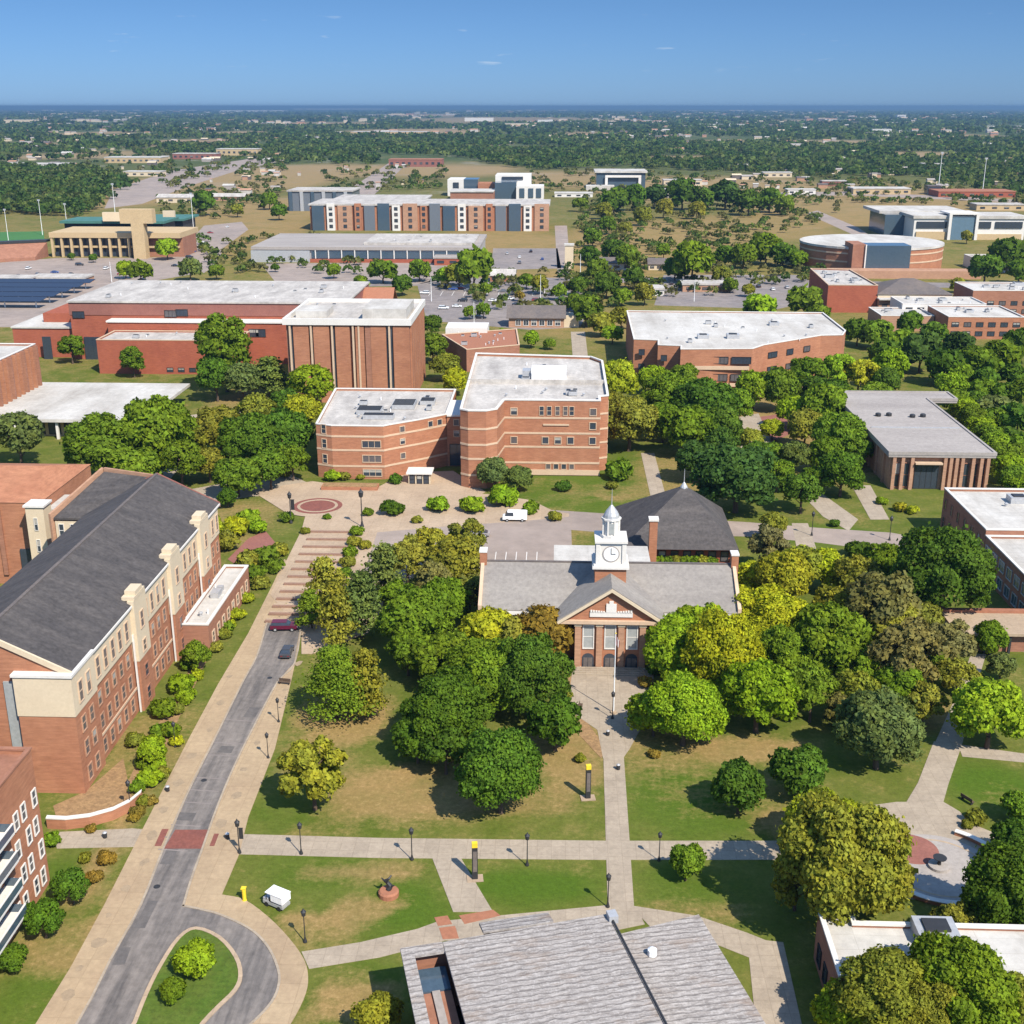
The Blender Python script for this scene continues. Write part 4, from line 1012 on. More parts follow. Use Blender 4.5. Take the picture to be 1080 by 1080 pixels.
# ------------------------------------------------------------------ right-hand red brick group
t = flat_building('theatre_block', 'plain red-orange brick cube with pale roof beside the dark hipped roof', [(123.5,556),(146,556),(146,612),(127,616)], 12.4, 'brick_red', 'dusty_roof', 'building', .4, 'band_stone', units=2)
t = site('dark_hipped_building', 'low brick building with dark hipped roof beside the red brick cube', 'building', 163, 566)
MB().box(146.3, 180, 553, 582, 0, 6.5).build('wall', 'brick_pale', t); hip(MB(), 146.3, 180, 556, 584, 8.5, 14, .6).build('roof', 'brown_shingle', t)
MB().box(146.3, 180, 555.9, 584, 6.51, 8.48).build('clerestory', 'cream', t)
MB().box(145.9, 165, 551, 555.8, 6.51, 7.0).build('flat_roof', 'white_roof', t)
win_grid(t, 'S', 553, 149, 177, 8, (1.4,), 2, 3, 'dark')
for nm, lb, pts, h_, wl, rfm in (
    ('studio_block', 'brick studio block with broad white roof and strip window at the far right', rect(158.5, 189, 491, 520), 9.0, 'brick_orange', 'white_roof'),
    ('workshop_block', 'small brick workshop with white roof in front of the red brick cube', rect(136, 158, 508, 530), 6.5, 'brick_pale', 'white_roof'),
    ('gallery_block', 'white-roofed low gallery between dark hipped roof and brick studio', rect(150, 186, 528, 548), 8.5, 'white_paint', 'white_roof'),
    ('office_block', 'brick office block with pale stair bays at the far right edge', rect(186.5, 224, 548, 575), 11.5, 'brick_brown', 'white_roof'),
    ('white_canopied_hall', 'long low hall with bright white roof edge at the right edge', rect(241, 300, 700, 732), 6.5, 'white_paint', 'grey_roof'),
    ('corner_store', 'long low brick block with tan roof behind the library', rect(58, 110, 505, 520), 5, 'brick_pale', 'grey_roof')):
    t = flat_building(nm, lb, pts, h_, wl, rfm, 'building', .3, 'white_paint', units=2)
    x0, y0, x1 = pts[0][0], pts[0][1], pts[1][0]
    win_grid(t, 'S', y0, x0+3, x1-3, max(3, int((x1-x0)/5)), (1.5,) if h_ < 8 else (1.5, 5.2), 2.6, 1.6, 'dark')
t = site('drum_arena', 'rounded brick arena with white roof and tall dark glass front', 'building', 185, 730)
arc = [(185+41*math.cos(a), 730+40*math.sin(a)) for a in [2*math.pi*i/36 for i in range(36)]]
MB().prism(arc, 0, 13.2).build('wall', 'brick_orange', t)
MB().ring(inset(arc, -.2), inset(arc, .3), 5.8, 6.6).ring(inset(arc, -.2), inset(arc, .3), 10.4, 11.2).build('stone_band', 'band_stone', t)
MB().prism(inset(arc, -.4), 13.21, 14.4).build('roof', 'white_roof', t)
MB().box(171.5, 196, 684.5, 700, 0, 16.5).build('glass_front', 'blue_glass', t)
MB().box(164, 171.3, 685, 705, 0, 17).build('brick_fin', 'brick_brown', t); MB().box(170.8, 171.45, 684, 684.9, 0, 17).build('white_fin', 'white_paint', t)
MB().box(150, 232, 672, 684, 0, 4.2).build('terrace', 'brick_pale', t)

# ------------------------------------------------------------------ the middle distance
t = flat_building('small_brick_house', 'small tan-roofed brick block between the piered tower and parking lot', [W(466,353,8), W(492,369,8), W(548,364,8), W(545,347,8)], 8.0, 'brick_brown', 'terracotta', 'building', .3, 'band_stone')
MB().box(-43, -27, 455, 468, .05, 9.5).build('rear_block', 'white_paint', t)
t = site('dark_roofed_house', 'single-storey house with dark gabled roof beside the parking lot', 'house', -7.5, 518)
gable_wall(MB(), -21, 2.5, 511, 525, 4.5, 8.2, 'x').build('wall', 'brick_pale', t); gable(MB(), -21, 2.5, 511, 525, 4.55, 8.25, 'x', 1.0).build('roof', 'brown_shingle', t)
win_grid(t, 'S', 511, -17, 0, 6, (1,), 2, 2.2, 'white')
MB().box(2.6, 9, 512, 522, 0, 5).build('side_porch', 'cream', t)

t = site('parking_garage', 'long low grey hall with pale metal roof and glazed front', 'building', -118, 770)
MB().box(-186, -49, 734, 812, 0, 7.4).build('wall', 'grey_metal', t)
MB().box(-187, -48, 732.5, 813, 7.41, 9.2).build('roof', 'grey_roof', t)
MB().box(-150, -51, 733.2, 733.99, 2.4, 6.2).build('glazed_front', 'blue_glass', t); MB().box(-187, -151, 731.5, 733.98, 0, 7.0).build('metal_wing', 'grey_metal', t)
MB().box(-151, -52, 731.4, 732.4, 0, 2.1).build('brick_plinth', 'brick_red', t)
for k in range(12): MB().box(-148+8*k, -147.4+8*k, 732.6, 733.19, 2.2, 7.4).build('column', 'white_paint', t)
rf = MB().box(-120, -52, 745, 800, 9.21, 10.6).build('upper_roof', 'dusty_roof', t)
roof_clutter(rf, -115, -57, 750, 796, 10.6, 10, 9)

t = site('student_flats', 'row of brick student flats with blue glass and white bays in tan field', 'building', -100, 950)
MB().box(-190, -8, 930, 985, 0, 18.5).build('wall', 'brick_orange', t); MB().box(-191, -7, 929, 986, 18.51, 19.6).build('roof', 'dusty_roof', t)
k = -188.0; i = 0
while k < -14:
    w_ = [9, 6, 11, 5, 8][i % 5]
    mt = ['blue_glass', 'brick_orange', 'white_paint', 'glass_grey', 'brick_pale'][(i*2) % 5]
    b_ = MB().box(k, k+w_, 927.5+(i % 3)*.7, 929.98, 0, 18.5 + (i % 2)*1.6).build('facade_bay', mt, t)
    if mt not in ('blue_glass', 'glass_grey'):
        for z in (2, 6.5, 11, 15.2): window(b_, k+w_/2, 927.5+(i % 3)*.7, z, min(2.4, w_*.4), 2.2, 'S', 'dark')
    k += w_+2.2; i += 1
MB().box(-185, -110, 1000, 1055, 0, 17).build('rear_wing', 'grey_metal', t); MB().box(-186, -109, 999, 1056, 17.01, 18).build('rear_roof', 'dusty_roof', t)
t = site('glass_flats', 'grey and blue-glass block left of the brick student flats', 'building', -215, 1130)
MB().box(-245, -187, 1105, 1150, 0, 17).build('wall', 'glass_grey', t); MB().box(-246, -186, 1104, 1151, 17.01, 18.2).build('roof', 'dusty_roof', t)
for k in range(6): MB().box(-244+10*k, -241+10*k, 1103.6, 1104.99, 0, 17).build('wall_panel', 'grey_metal' if k % 2 else 'blue_glass', t)

t = site('white_modern_complex', 'white modern building with stacked cubes and central blue glass', 'building', -66, 1260)
for nm, x0, x1, y0, y1, z0, z1, mt in (('white_cube', -118, -101, 1300, 1340, 0, 17, 'white_paint'), ('glass_cube', -100.9, -86, 1302, 1335, 0, 17, 'blue_glass'), ('brick_block', -85.9, -67, 1300, 1330, 0, 13, 'brick_orange'),
    ('upper_block', -66.9, -30, 1290, 1335, 0, 22, 'white_paint'), ('glass_atrium', -66, -44, 1262, 1289.9, 0, 16, 'blue_glass'), ('white_frame', -43.9, -16, 1255, 1289.9, 0, 13, 'white_paint'), ('front_wing', -110, -66.1, 1240, 1280, 0, 8, 'brick_brown'), ('front_roof', -111, -66.1, 1239, 1281, 8.01, 9, 'white_roof')):
    MB().box(x0, x1, y0, y1, z0, z1).build(nm, mt, t)
for x in (-38, -29, -21): MB().box(x-2.5, x+2.5, 1254.2, 1254.99, 2, 11).build('glazing', 'blue_glass', t)
MB().box(-60, -38, 1289, 1289.89, 17.5, 20.5).build('strip_window', 'glass', t); MB().box(-112, -106, 1299.2, 1299.99, 4, 14).build('glazing', 'glass', t)
t = site('portal_framed_office', 'grey office with white portal frame in front of the far woods', 'building', 70, 1430)
MB().box(42, 98, 1420, 1470, 0, 18).build('wall', 'blue_glass', t); MB().box(40, 100, 1418, 1472, 18.01, 20).build('roof', 'white_roof', t)
MB().box(52, 55, 1416.5, 1417.9, 0, 13).box(90, 93, 1416.5, 1417.9, 0, 13).box(52, 93, 1416.4, 1417.88, 13.01, 15.5).build('portal_frame', 'white_paint', t)
MB().box(30, 62, 1395, 1416, 0, 5).build('front_block', 'white_roof', t)
t = site('innovation_centre', 'white-framed office with blue glass and tan base beyond the drum arena', 'building', 285, 880)
MB().box(238, 252, 905, 950, 0, 15).build('glass_wing', 'blue_glass', t); MB().box(236, 300, 915, 965, 15.01, 17).build('rear_roof', 'white_roof', t)
MB().box(252.1, 330, 880, 930, 0, 14.5).build('wall', 'white_paint', t); MB().box(251, 331, 879, 914.9, 14.51, 16.5).build('roof', 'white_roof', t)
for a, b_ in ((254, 275), (297, 306), (309, 328)): MB().box(a, b_, 879.3, 879.98, 8, 12.5).build('strip_window', 'glass', t)
MB().box(254, 275, 878.9, 879.98, 0, 5.5).build('tan_base', 'beige_panel', t); MB().box(297, 328, 878.9, 879.98, 0, 4).build('tan_base', 'beige_panel', t)
MB().box(278, 294, 878, 879.97, 0, 15.5).build('glass_atrium', 'pale_blue_glass', t)
for x in (276.5, 295.3): MB().box(x-1, x+1, 876.8, 879.95, 0, 17.5).build('white_fin', 'white_paint', t)
MB().box(275.4, 296.4, 876.8, 900, 17.51, 18.6).build('atrium_roof', 'white_paint', t)

# stadium: beige colonnade, T-shaped tower, green stand roofs, pitch
t = site('stadium', 'beige stadium front with colonnade, T-shaped tower and green stand roofs', 'stadium', -275, 770)
MB().box(-318, -262, 757, 790, 0, 12).build('wall', 'glass', t)
MB().box(-319, -236, 752, 792, 12.01, 15.2).build('roof_band', 'beige_panel', t)
for k in range(10): MB().box(-318.5+6.1*k, -317.2+6.1*k, 752.4, 754, 0, 12).build('column', 'beige_panel', t)
MB().box(-318, -238, 755, 756.9, 5.6, 6.8).build('gallery_rail', 'beige_panel', t)
xt = [atY(p, 260, 748)[0] for p in (142, 155, 131, 165)]
MB().box(xt[0], xt[1], 745, 751.9, 0, 21.5).box(xt[2], xt[3], 745, 751.9, 21.51, 30).build('tower', 'beige_panel', t)
MB().box(-262, -236, 757, 785, 0, 12).build('side_wall', 'brick_brown', t)
MB().box(-328, -262, 800, 826, 0, 16.5).build('stand', 'dark_metal', t); MB().box(-330, -260, 797, 829, 16.6, 18.2).build('stand_roof', 'green_roof', t)
MB().box(-300, -264, 850, 880, 0, 14).build('stand', 'dark_metal', t); MB().box(-302, -262, 846, 884, 14.1, 15.4).build('stand_roof', 'green_roof', t)
MB().box(-300, -288, 795, 798, 18.3, 24).box(-276, -268, 845, 848, 15.5, 21).build('scoreboard', 'cream', t)
structure('pitch', MB().prism(px_poly([(-60,246),(46,244),(48,262),(-60,268)]), .0, .08), 'turf')
t = site('stadium_side_stand', 'brown side stand with long dark rake left of the beige stadium', 'stand', -350, 700)
MB().add([(-420,680,0),(-322,735,0),(-322,755,0),(-420,705,0),(-420,680,2),(-322,735,2),(-322,755,9),(-420,705,9)], [(3,2,1,0),(4,5,6,7),(0,1,5,4),(1,2,6,5),(2,3,7,6),(3,0,4,7)]).build('seating', 'brick_brown', t)
MB().add([(-420,704,9.1),(-322,754,9.1),(-322,760,9.1),(-420,710,9.1),(-420,704,10.5),(-322,754,10.5),(-322,760,10.5),(-420,710,10.5)], [(3,2,1,0),(4,5,6,7),(0,1,5,4),(1,2,6,5),(2,3,7,6),(3,0,4,7)]).build('rail', 'dark_metal', t)
# solar canopies over the left car park
for k in range(5):
    y = 556 + 15.5*k
    cpy = thing('solar_canopy', ['nearest', 'second nearest', 'middle', 'second farthest', 'farthest'][k] + ' of five long dark solar canopies over the car park beside the gymnasium', 'canopy', (-276, y, 0), 0, 'solar canopies over the left car park')
    MB().add([(-34,-4.2,3.4),(34,-4.2,3.4),(34,4.2,4.2),(-34,4.2,4.2),(-34,-4.2,3.6),(34,-4.2,3.6),(34,4.2,4.4),(-34,4.2,4.4)], [(3,2,1,0),(4,5,6,7),(0,1,5,4),(1,2,6,5),(2,3,7,6),(3,0,4,7)]).build('panel_roof', 'solar_blue', cpy)
    for x in (-30, -15, 0, 15, 30): MB().box(x-.25, x+.25, -.25, .25, 0, 3.75).build('post', 'white_metal', cpy)
# scattered far roofs: (photo x, base y, width px, height px, wall, roof)
FAR = [(438,176,56,8,'rose_paving','brick_brown','pink brick block with brown roof in front of the far woods'),(575,131,16,6,'white_paint','white_roof','largest white box on the horizon woods, centre of the photo'),
 (505,128,30,4,'white_paint','white_roof','pale shed left of the white horizon box'),(545,134,26,4,'cream','white_roof','cream shed just before the white horizon box'),(265,118,66,3,'white_paint','white_roof','long white warehouse on the horizon'),
 (356,115.5,95,2.6,'white_paint','white_roof','longest thin white warehouse on the horizon'),(20,131,32,6,'cream','white_roof','pale block on the far left horizon'),(410,143,80,4,'beige_panel','dusty_roof','long tan shed within the woods'),
 (930,141,20,5,'white_paint','white_roof','pale block within the right-hand woods'),(951,124,9,4,'white_paint','white_roof','small white box on the right horizon'),(760,134,50,3,'white_paint','white_roof','thin white shed in the woods right of centre'),(775,117.5,12,4,'cream','white_roof','small pale box on the horizon right of centre'),
 (120,146,30,3,'beige_panel','dusty_roof','tan shed in the left woods'),(325,148,50,3,'cream','dusty_roof','thin cream shed in the left woods'),(40,178,60,5,'white_paint','white_roof','long white shed beyond the dark left grove'),(140,172,60,6,'beige_panel','white_roof','broad tan store beyond the dark left grove'),
 (205,168,46,6,'rose_paving','dusty_roof','pinkish store on the far tan lots'),(250,164,44,7,'beige_panel','white_roof','beige store at the end of the far tan lots'),(150,186,40,5,'cream','white_roof','cream shed beside the far curved road'),(190,214,50,6,'cream','dusty_roof','pale low house row beside the curved road'),
 (240,212,36,5,'brick_pale','dusty_roof','brick low house beside the curved road'),(845,205,30,5,'white_paint','white_roof','white shed on the tan ground behind the arena'),(880,196,26,5,'rose_paving','dusty_roof','pinkish shed on the tan ground behind the arena'),
 (1030,208,80,6,'brick_red','terracotta','long red-roofed block at the far right'),(1055,222,50,6,'beige_panel','dusty_roof','tan block in front of the long red-roofed block'),(985,205,14,9,'glass','brown_shingle','small dark block on the far tan ground'),(930,205,60,6,'beige_panel','white_roof','broad tan block behind the white-framed office'),
 (720,196,40,6,'cream','dusty_roof','cream block right of the portal-framed office'),(705,205,26,5,'white_paint','white_roof','small white shed right of the portal-framed office'),(605,208,40,4,'white_paint','white_roof','white shed between the white cubes and portal-framed office'),
 (650,285,34,8,'white_paint','brown_shingle','low white house among trees behind the white path'),(695,285,22,7,'cream','brown_shingle','small cream house among the trees'),(745,308,50,8,'brick_pale','dusty_roof','low brick block beside the lot behind the library'),(530,297,26,7,'terracotta','dusty_roof','low red house beside the big parking lot'),
 (478,280,40,8,'brick_red','grey_roof','long brick block behind the parking-lot trees'),(1000,178,50,5,'cream','dusty_roof','cream sheds at the edge of the right woods'),(820,187,30,5,'cream','white_roof','pale shed under the right woods'),(60,300,60,5,'brick_pale','dusty_roof','low brick range in the left car park'),
 (12,302,40,8,'brick_brown','dusty_roof','brown brick range at the left edge of the car park'),(690,312,20,6,'white_paint','dusty_roof','small white garage beside the lot'),(600,283,9,26,'cream','white_roof','slim cream pylon beside the dark lot')]
for px_, py_, wp, hp, wl, rfm, lb in FAR:
    X, Y = W(px_, py_); m_ = mpp(px_, py_); w_ = wp*m_; h_ = max(3.0, min(hp*m_*.9, 22))
    t = site('far_building', lb, 'building', X, Y)
    d_ = max(12, w_*.45) if wp > 10 else w_
    MB().box(X-w_/2, X+w_/2, Y, Y+d_, 0, h_).build('wall', wl, t)
    if 'house' in lb: gable(MB(), X-w_/2, X+w_/2, Y, Y+d_, h_+.05, h_+2.6, 'x', .6).build('roof', rfm, t)
    else: MB().box(X-w_/2-.4, X+w_/2+.4, Y-.4, Y+d_+.4, h_+.01, h_+.9).build('roof', rfm, t)
    if py_ > 160 and wp > 10:
        n_ = max(3, int(w_/9))
        for i in range(n_): window(t, X-w_/2+w_*(i+.5)/n_, Y, h_*.35, min(4, w_/n_*.5), h_*.3, 'S', 'dark')

# ================================================================== trees
def leaf_mesh(name, cen, nrm, size, rs, mat_, fold=.0):
    """one mesh of many leaf-clump faces; shading normals lean outward from the crown"""
    n = len(cen)
    rv = rs.normal(size=(n, 3)); q = nrm*.75 + rv*.62; q /= np.linalg.norm(q, axis=1)[:, None]
    a = np.cross(q, rs.normal(size=(n, 3))); a /= np.linalg.norm(a, axis=1)[:, None]
    b_ = np.cross(q, a); s = size[:, None]
    asp = rs.uniform(.6, 1.0, (n, 1))
    k1, k2, k3 = rs.uniform(.75, 1.2, (3, n, 1))
    V = np.stack([cen-a*s*k1-b_*s*asp*.6, cen+a*s*.55-b_*s*asp*k2, cen+a*s*k3+b_*s*asp*.5, cen-a*s*.45+b_*s*asp], 1)
    me = bpy.data.meshes.new(name)
    me.vertices.add(4*n); me.vertices.foreach_set('co', V.reshape(-1))
    me.loops.add(4*n); me.loops.foreach_set('vertex_index', np.arange(4*n))
    me.polygons.add(n); me.polygons.foreach_set('loop_start', np.arange(0, 4*n, 4)); me.polygons.foreach_set('loop_total', np.full(n, 4))
    me.materials.append(M[mat_]); me.update()
    sn = nrm*.62 + q*.72; sn /= np.linalg.norm(sn, axis=1)[:, None]
    me.normals_split_custom_set_from_vertices(np.repeat(sn, 4, 0).tolist())
    return me
def broad_crown(seed, n, leaf, style='round'):
    """normalised: crown radius 1; round = dome of lobes, loose = open separate clumps, tall = upright"""
    rs = np.random.default_rng(seed)
    zc = {'round':1.0, 'loose':1.15, 'tall':1.65, 'bush':.55}[style]; hz = {'round':.86, 'loose':.85, 'tall':1.45, 'bush':.55}[style]
    nl = {'round':15 if n < 6000 else 24, 'loose':17, 'tall':18, 'bush':8}[style]
    lob = []
    for i in range(nl):
        z_ = 1 - 1.75*(i+.5)/nl; a = i*2.399 + rs.uniform(-.5, .5); rr_ = math.sqrt(max(0, 1-z_*z_)) if z_ > -.2 else .85
        rad = (rs.uniform(.30, .46) if n < 6000 else rs.uniform(.20, .40)) if style != 'loose' else rs.uniform(.22, .36)
        d = (1-rad)*rs.uniform(.82, 1.08)
        lob.append((np.array([rr_*math.cos(a)*d, rr_*math.sin(a)*d, z_*d*hz]), rad))
    if style != 'loose': lob.append((np.zeros(3), .62))
    w_ = np.array([l[1]**2 for l in lob]); pick = rs.choice(len(lob), n*3, p=w_/w_.sum())
    C_ = np.array([l[0] for l in lob])[pick]; Rr = np.array([l[1] for l in lob])[pick][:, None]
    d = rs.normal(size=(n*3, 3)); d /= np.linalg.norm(d, axis=1)[:, None]
    d[:, 2] = np.where(d[:, 2] < -.35, -d[:, 2]*.8, d[:, 2])
    p = C_ + d*Rr*(rs.uniform(.64, 1.12, (n*3, 1))+(rs.random((n*3, 1)) < .10)*rs.uniform(0, .28, (n*3, 1)))*np.array([1, 1, .9])
    keep = np.ones(n*3, bool)
    for c_, r_ in lob: keep &= (np.linalg.norm(p-c_, axis=1) > r_*.68)
    p, d = p[keep][:n], d[keep][:n]
    nr = d*.75 + p/np.maximum(np.linalg.norm(p, axis=1), .05)[:, None]*.5; nr[:, 2] += .12
    nr /= np.linalg.norm(nr, axis=1)[:, None]
    p = p + np.array([0, 0, zc])
    return leaf_mesh('crown', p, nr, leaf*rs.uniform(.6, 1.35, len(p)), rs, 'leaves')
def pine_crown(seed, n, leaf):
    """open conifer: tiers of flat sprays on short limbs, height 3.4 for radius 1"""
    rs = np.random.default_rng(seed); P_, N_ = [], []
    for k in range(30):
        u = (k+rs.uniform(0, 1))/30; z = .75 + 2.6*u; L = (1-u)**.75*.95 + .14; a = rs.uniform(0, 6.28)
        c_ = np.array([math.cos(a)*L*.66, math.sin(a)*L*.66, z]); m_ = n//30
        q = rs.normal(size=(m_, 3))*np.array([.30, .30, .10])*(.45+L*.6)
        P_.append(c_+q); nn = np.array([math.cos(a)*.5, math.sin(a)*.5, .8])+q*1.2; N_.append(nn)
    p, nr = np.concatenate(P_), np.concatenate(N_); nr /= np.linalg.norm(nr, axis=1)[:, None]
    return leaf_mesh('crown', p, nr, leaf*rs.uniform(.6, 1.3, len(p)), rs, 'leaves')
def trunk_mesh(seed, top, rad, limbs, low=.35, kind='broad'):
    rs = random.Random(seed); mb = MB()
    mb.tube((0,0,-.02), (rs.uniform(-.04,.04), rs.uniform(-.04,.04), low), rad*1.35, rad, 7)
    mb.tube((0,0,low*.98), (rs.uniform(-.06,.06), rs.uniform(-.06,.06), top), rad, rad*.25, 6)
    for i in range(limbs):
        a = i*2.4+rs.uniform(-.3,.3); z = low+(top-low)*(i/(limbs+1)); L = .55 if kind == 'broad' else .7*(1-i/limbs)+.1
        mb.tube((0,0,z), (math.cos(a)*L, math.sin(a)*L, z+(.45 if kind == 'broad' else .08)), rad*.5, rad*.12, 5)
    return mb.mesh('trunk', 'bark')
PROTO = {
 'Y': [(broad_crown(s, 21000, .030, 'loose'), trunk_mesh(s, 1.5, .05, 10)) for s in (8, 9)],
 'X': [(broad_crown(s, 24000, .031, 'round'), trunk_mesh(s, 1.3, .055, 8)) for s in (5, 6, 7)],
 'L': [(broad_crown(s, 11000, .047, 'round'), trunk_mesh(s, 1.3, .055, 7)) for s in (1, 2, 3, 4)],
 'M': [(broad_crown(s, 5000, .068, 'round'), trunk_mesh(s, 1.3, .05, 6)) for s in (11, 12, 13)] + [(broad_crown(s, 4200, .060, 'loose'), trunk_mesh(s, 1.5, .05, 9)) for s in (15, 16)],
 'O': [(broad_crown(s, 4600, .060, 'loose'), trunk_mesh(s, 1.5, .05, 9)) for s in (21, 22, 23)],
 'T': [(broad_crown(s, 5000, .07, 'tall'), trunk_mesh(s, 2.2, .05, 8)) for s in (31, 32)],
 'B': [(broad_crown(s, 900, .15, 'bush'), trunk_mesh(s, .6, .06, 4, .12)) for s in (41, 42, 43)],
 'F': [(broad_crown(s, 1000, .145, 'round'), trunk_mesh(s, 1.2, .05, 3)) for s in (51, 52, 53, 54)],
 'Q': [(pine_crown(s, 13500, .046), trunk_mesh(s, 3.3, .055, 20, .6, 'pine')) for s in (64, 65)],
 'P': [(pine_crown(s, 4800, .078), trunk_mesh(s, 3.3, .055, 16, .6, 'pine')) for s in (61, 62, 63)],
}
ZC = {'X':1.0, 'Y':1.15, 'Q':1.9, 'L':1.0, 'M':1.0, 'O':1.15, 'T':1.65, 'B':.55, 'F':1.0, 'P':1.9}
COLOR = {'dark':('dark green', (0.078, 0.147, 0.013)), 'mid':('mid green', (0.127, 0.203, 0.014)), 'bright':('bright green', (0.206, 0.311, 0.015)), 'lime':('yellow-green', (0.295, 0.339, 0.017)),
 'olive':('olive green', (0.218, 0.232, 0.029)), 'rust':('rust-tinged', (0.236, 0.175, 0.031)), 'brown':('brownish thin', (0.183, 0.175, 0.055)), 'grey':('grey-green', (0.124, 0.169, 0.042)), 'deep':('deep green', (0.054, 0.107, 0.019)), 'gold':('golden', (0.313, 0.305, 0.020))}
# landmarks for telling trees apart: phrase, photo x, y
MARK = [('the turnaround loop', 215, 990), ('the shake-roofed hall', 600, 1030), ('the corner classroom block', 950, 1015), ('the ringed court', 985, 905), ('the clock hall portico', 645, 690), ('the clock hall wing', 560, 625),
 ('the charcoal pyramid roof', 716, 560), ('the residence hall', 140, 700), ('the hall annex', 235, 640), ('the brick apartment block', 30, 900), ('the striped terrace walk', 320, 610), ('the round plaza medallion', 335, 534), ('the banded academic building', 540, 460),
 ('the brick pier tower', 375, 380), ('the red gymnasium', 200, 350), ('the white-roofed pavilion', 100, 425), ('the library', 770, 365), ('the recital hall', 970, 460), ('the white-roofed laboratory', 1050, 560), ('the garden pavilion', 1060, 675),
 ('the drum arena', 930, 270), ('the red brick cube', 890, 310), ('the brick studio block', 1040, 345), ('the big parking lot', 530, 320), ('the low grey hall', 390, 262), ('the student flats', 450, 230), ('the beige stadium', 110, 250), ('the white modern complex', 520, 195), ('the portal-framed office', 655, 190), ('the white-framed office', 1000, 240),
 ('the dark-roofed house', 565, 338), ('the main drive', 200, 800), ('the crossing lawn paths', 650, 895)]
TREES = []
# walls that a trunk may not stand in
bpy.context.view_layer.update()
FOOT = []
for o_ in COL.objects:
    if o_.type == 'MESH' and o_.parent and any(k_ in o_.name for k_ in ('wall', 'wing', 'block', 'range', 'portico')) and 'panel' not in o_.name and not o_.parent.rotation_euler[2]:
        c_ = [o_.matrix_world @ Vector(q) for q in o_.bound_box]
        FOOT.append((min(q.x for q in c_), max(q.x for q in c_), min(q.y for q in c_), max(q.y for q in c_)))
def clear_of_walls(x, y, gap):
    for _ in range(3):
        for a, b_, c_, d_ in FOOT:
            if a-gap < x < b_+gap and c_-gap < y < d_+gap:
                k_ = min((y-c_, 0), (b_-x, 1), (x-a, 2))
                if k_[1] == 0: y = c_-gap
                elif k_[1] == 1: x = b_+gap
                else: x = a-gap
    return x, y
def tree(cx, cy, wpx, kind, col, noun='tree', sq=1.0, hero=None):
    """a tree whose crown is centred on photo point (cx, cy) and wpx wide"""
    if kind == 'L' and wpx >= 90: kind = 'Y' if col in ('olive', 'grey', 'brown') else 'X'
    if kind == 'P' and wpx >= 60: kind = 'Q'
    z = 3.0
    for _ in range(6):
        m_ = mpp(cx, cy, z); rad = wpx*m_/2; z = ZC[kind]*rad*sq
    x, y = W(cx, cy, z)
    x, y = clear_of_walls(x, y, min(rad*.45, 2.0))
    rs = random.Random(int(cx*31+cy*17))
    me = rs.choice(PROTO[kind])
    g = {'tree':'broadleaf_tree', 'pine':'pine_tree', 'shrub':'shrub'}[noun]
    t = thing(g, None, noun, (x, y, 0), rs.uniform(0, 6.28), {'tree':'broadleaf trees across the campus', 'pine':'pine trees beside the drive', 'shrub':'shrubs and young plants in beds'}[noun])
    s = rad; t.scale = (s*rs.uniform(.9, 1.1), s*rs.uniform(.9, 1.1), s*sq*rs.uniform(.9, 1.12)); t.rotation_euler[0], t.rotation_euler[1] = rs.uniform(-.05, .05), rs.uniform(-.05, .05)
    cr = link('crown', me[0], t); link('trunk', me[1], t)
    cw, c_ = COLOR[col]; j = rs.uniform(.85, 1.15)
    cr.color = (c_[0]*j*rs.uniform(.92, 1.08), c_[1]*j, c_[2]*j*rs.uniform(.8, 1.2), 1)
    TREES.append((t, cx, cy, rad, cw, noun, hero, kind))
    return t
def label_trees():
    seen = {}
    for rec in TREES:
        t, cx, cy, rad, cw, noun, hero, kind = rec
        best = min(MARK, key=lambda q: (q[1]-cx)**2 + ((q[2]-cy)*1.5)**2)
        d = math.hypot(best[1]-cx, (best[2]-cy)*1.5)
        dy, dx = cy-best[2], cx-best[1]
        rel = 'in front of' if dy > abs(dx)*.6 else 'behind' if dy < -abs(dx)*.6 else 'left of' if dx < 0 else 'right of'
        size = ('small', 'medium', 'large')[(rad > 2.2)+(rad > 4.6)] if noun != 'shrub' else ('low', 'broad')[rad > 1.6]
        seen.setdefault(f'{size} {cw} {noun} {rel} {best[0]}', []).append((d, t))
    o_ = ['', 'second ', 'third ', 'fourth ', 'fifth ', 'sixth ', 'seventh ', 'eighth ', 'ninth ', 'tenth ', 'eleventh ', 'twelfth ', 'thirteenth ', 'fourteenth ']
    for k, l in seen.items():
        l.sort(key=lambda q: q[0])
        for i, (d, t) in enumerate(l):
            t['label'] = k if len(l) == 1 else f'{k}, {o_[i]}nearest to it'
T = tree
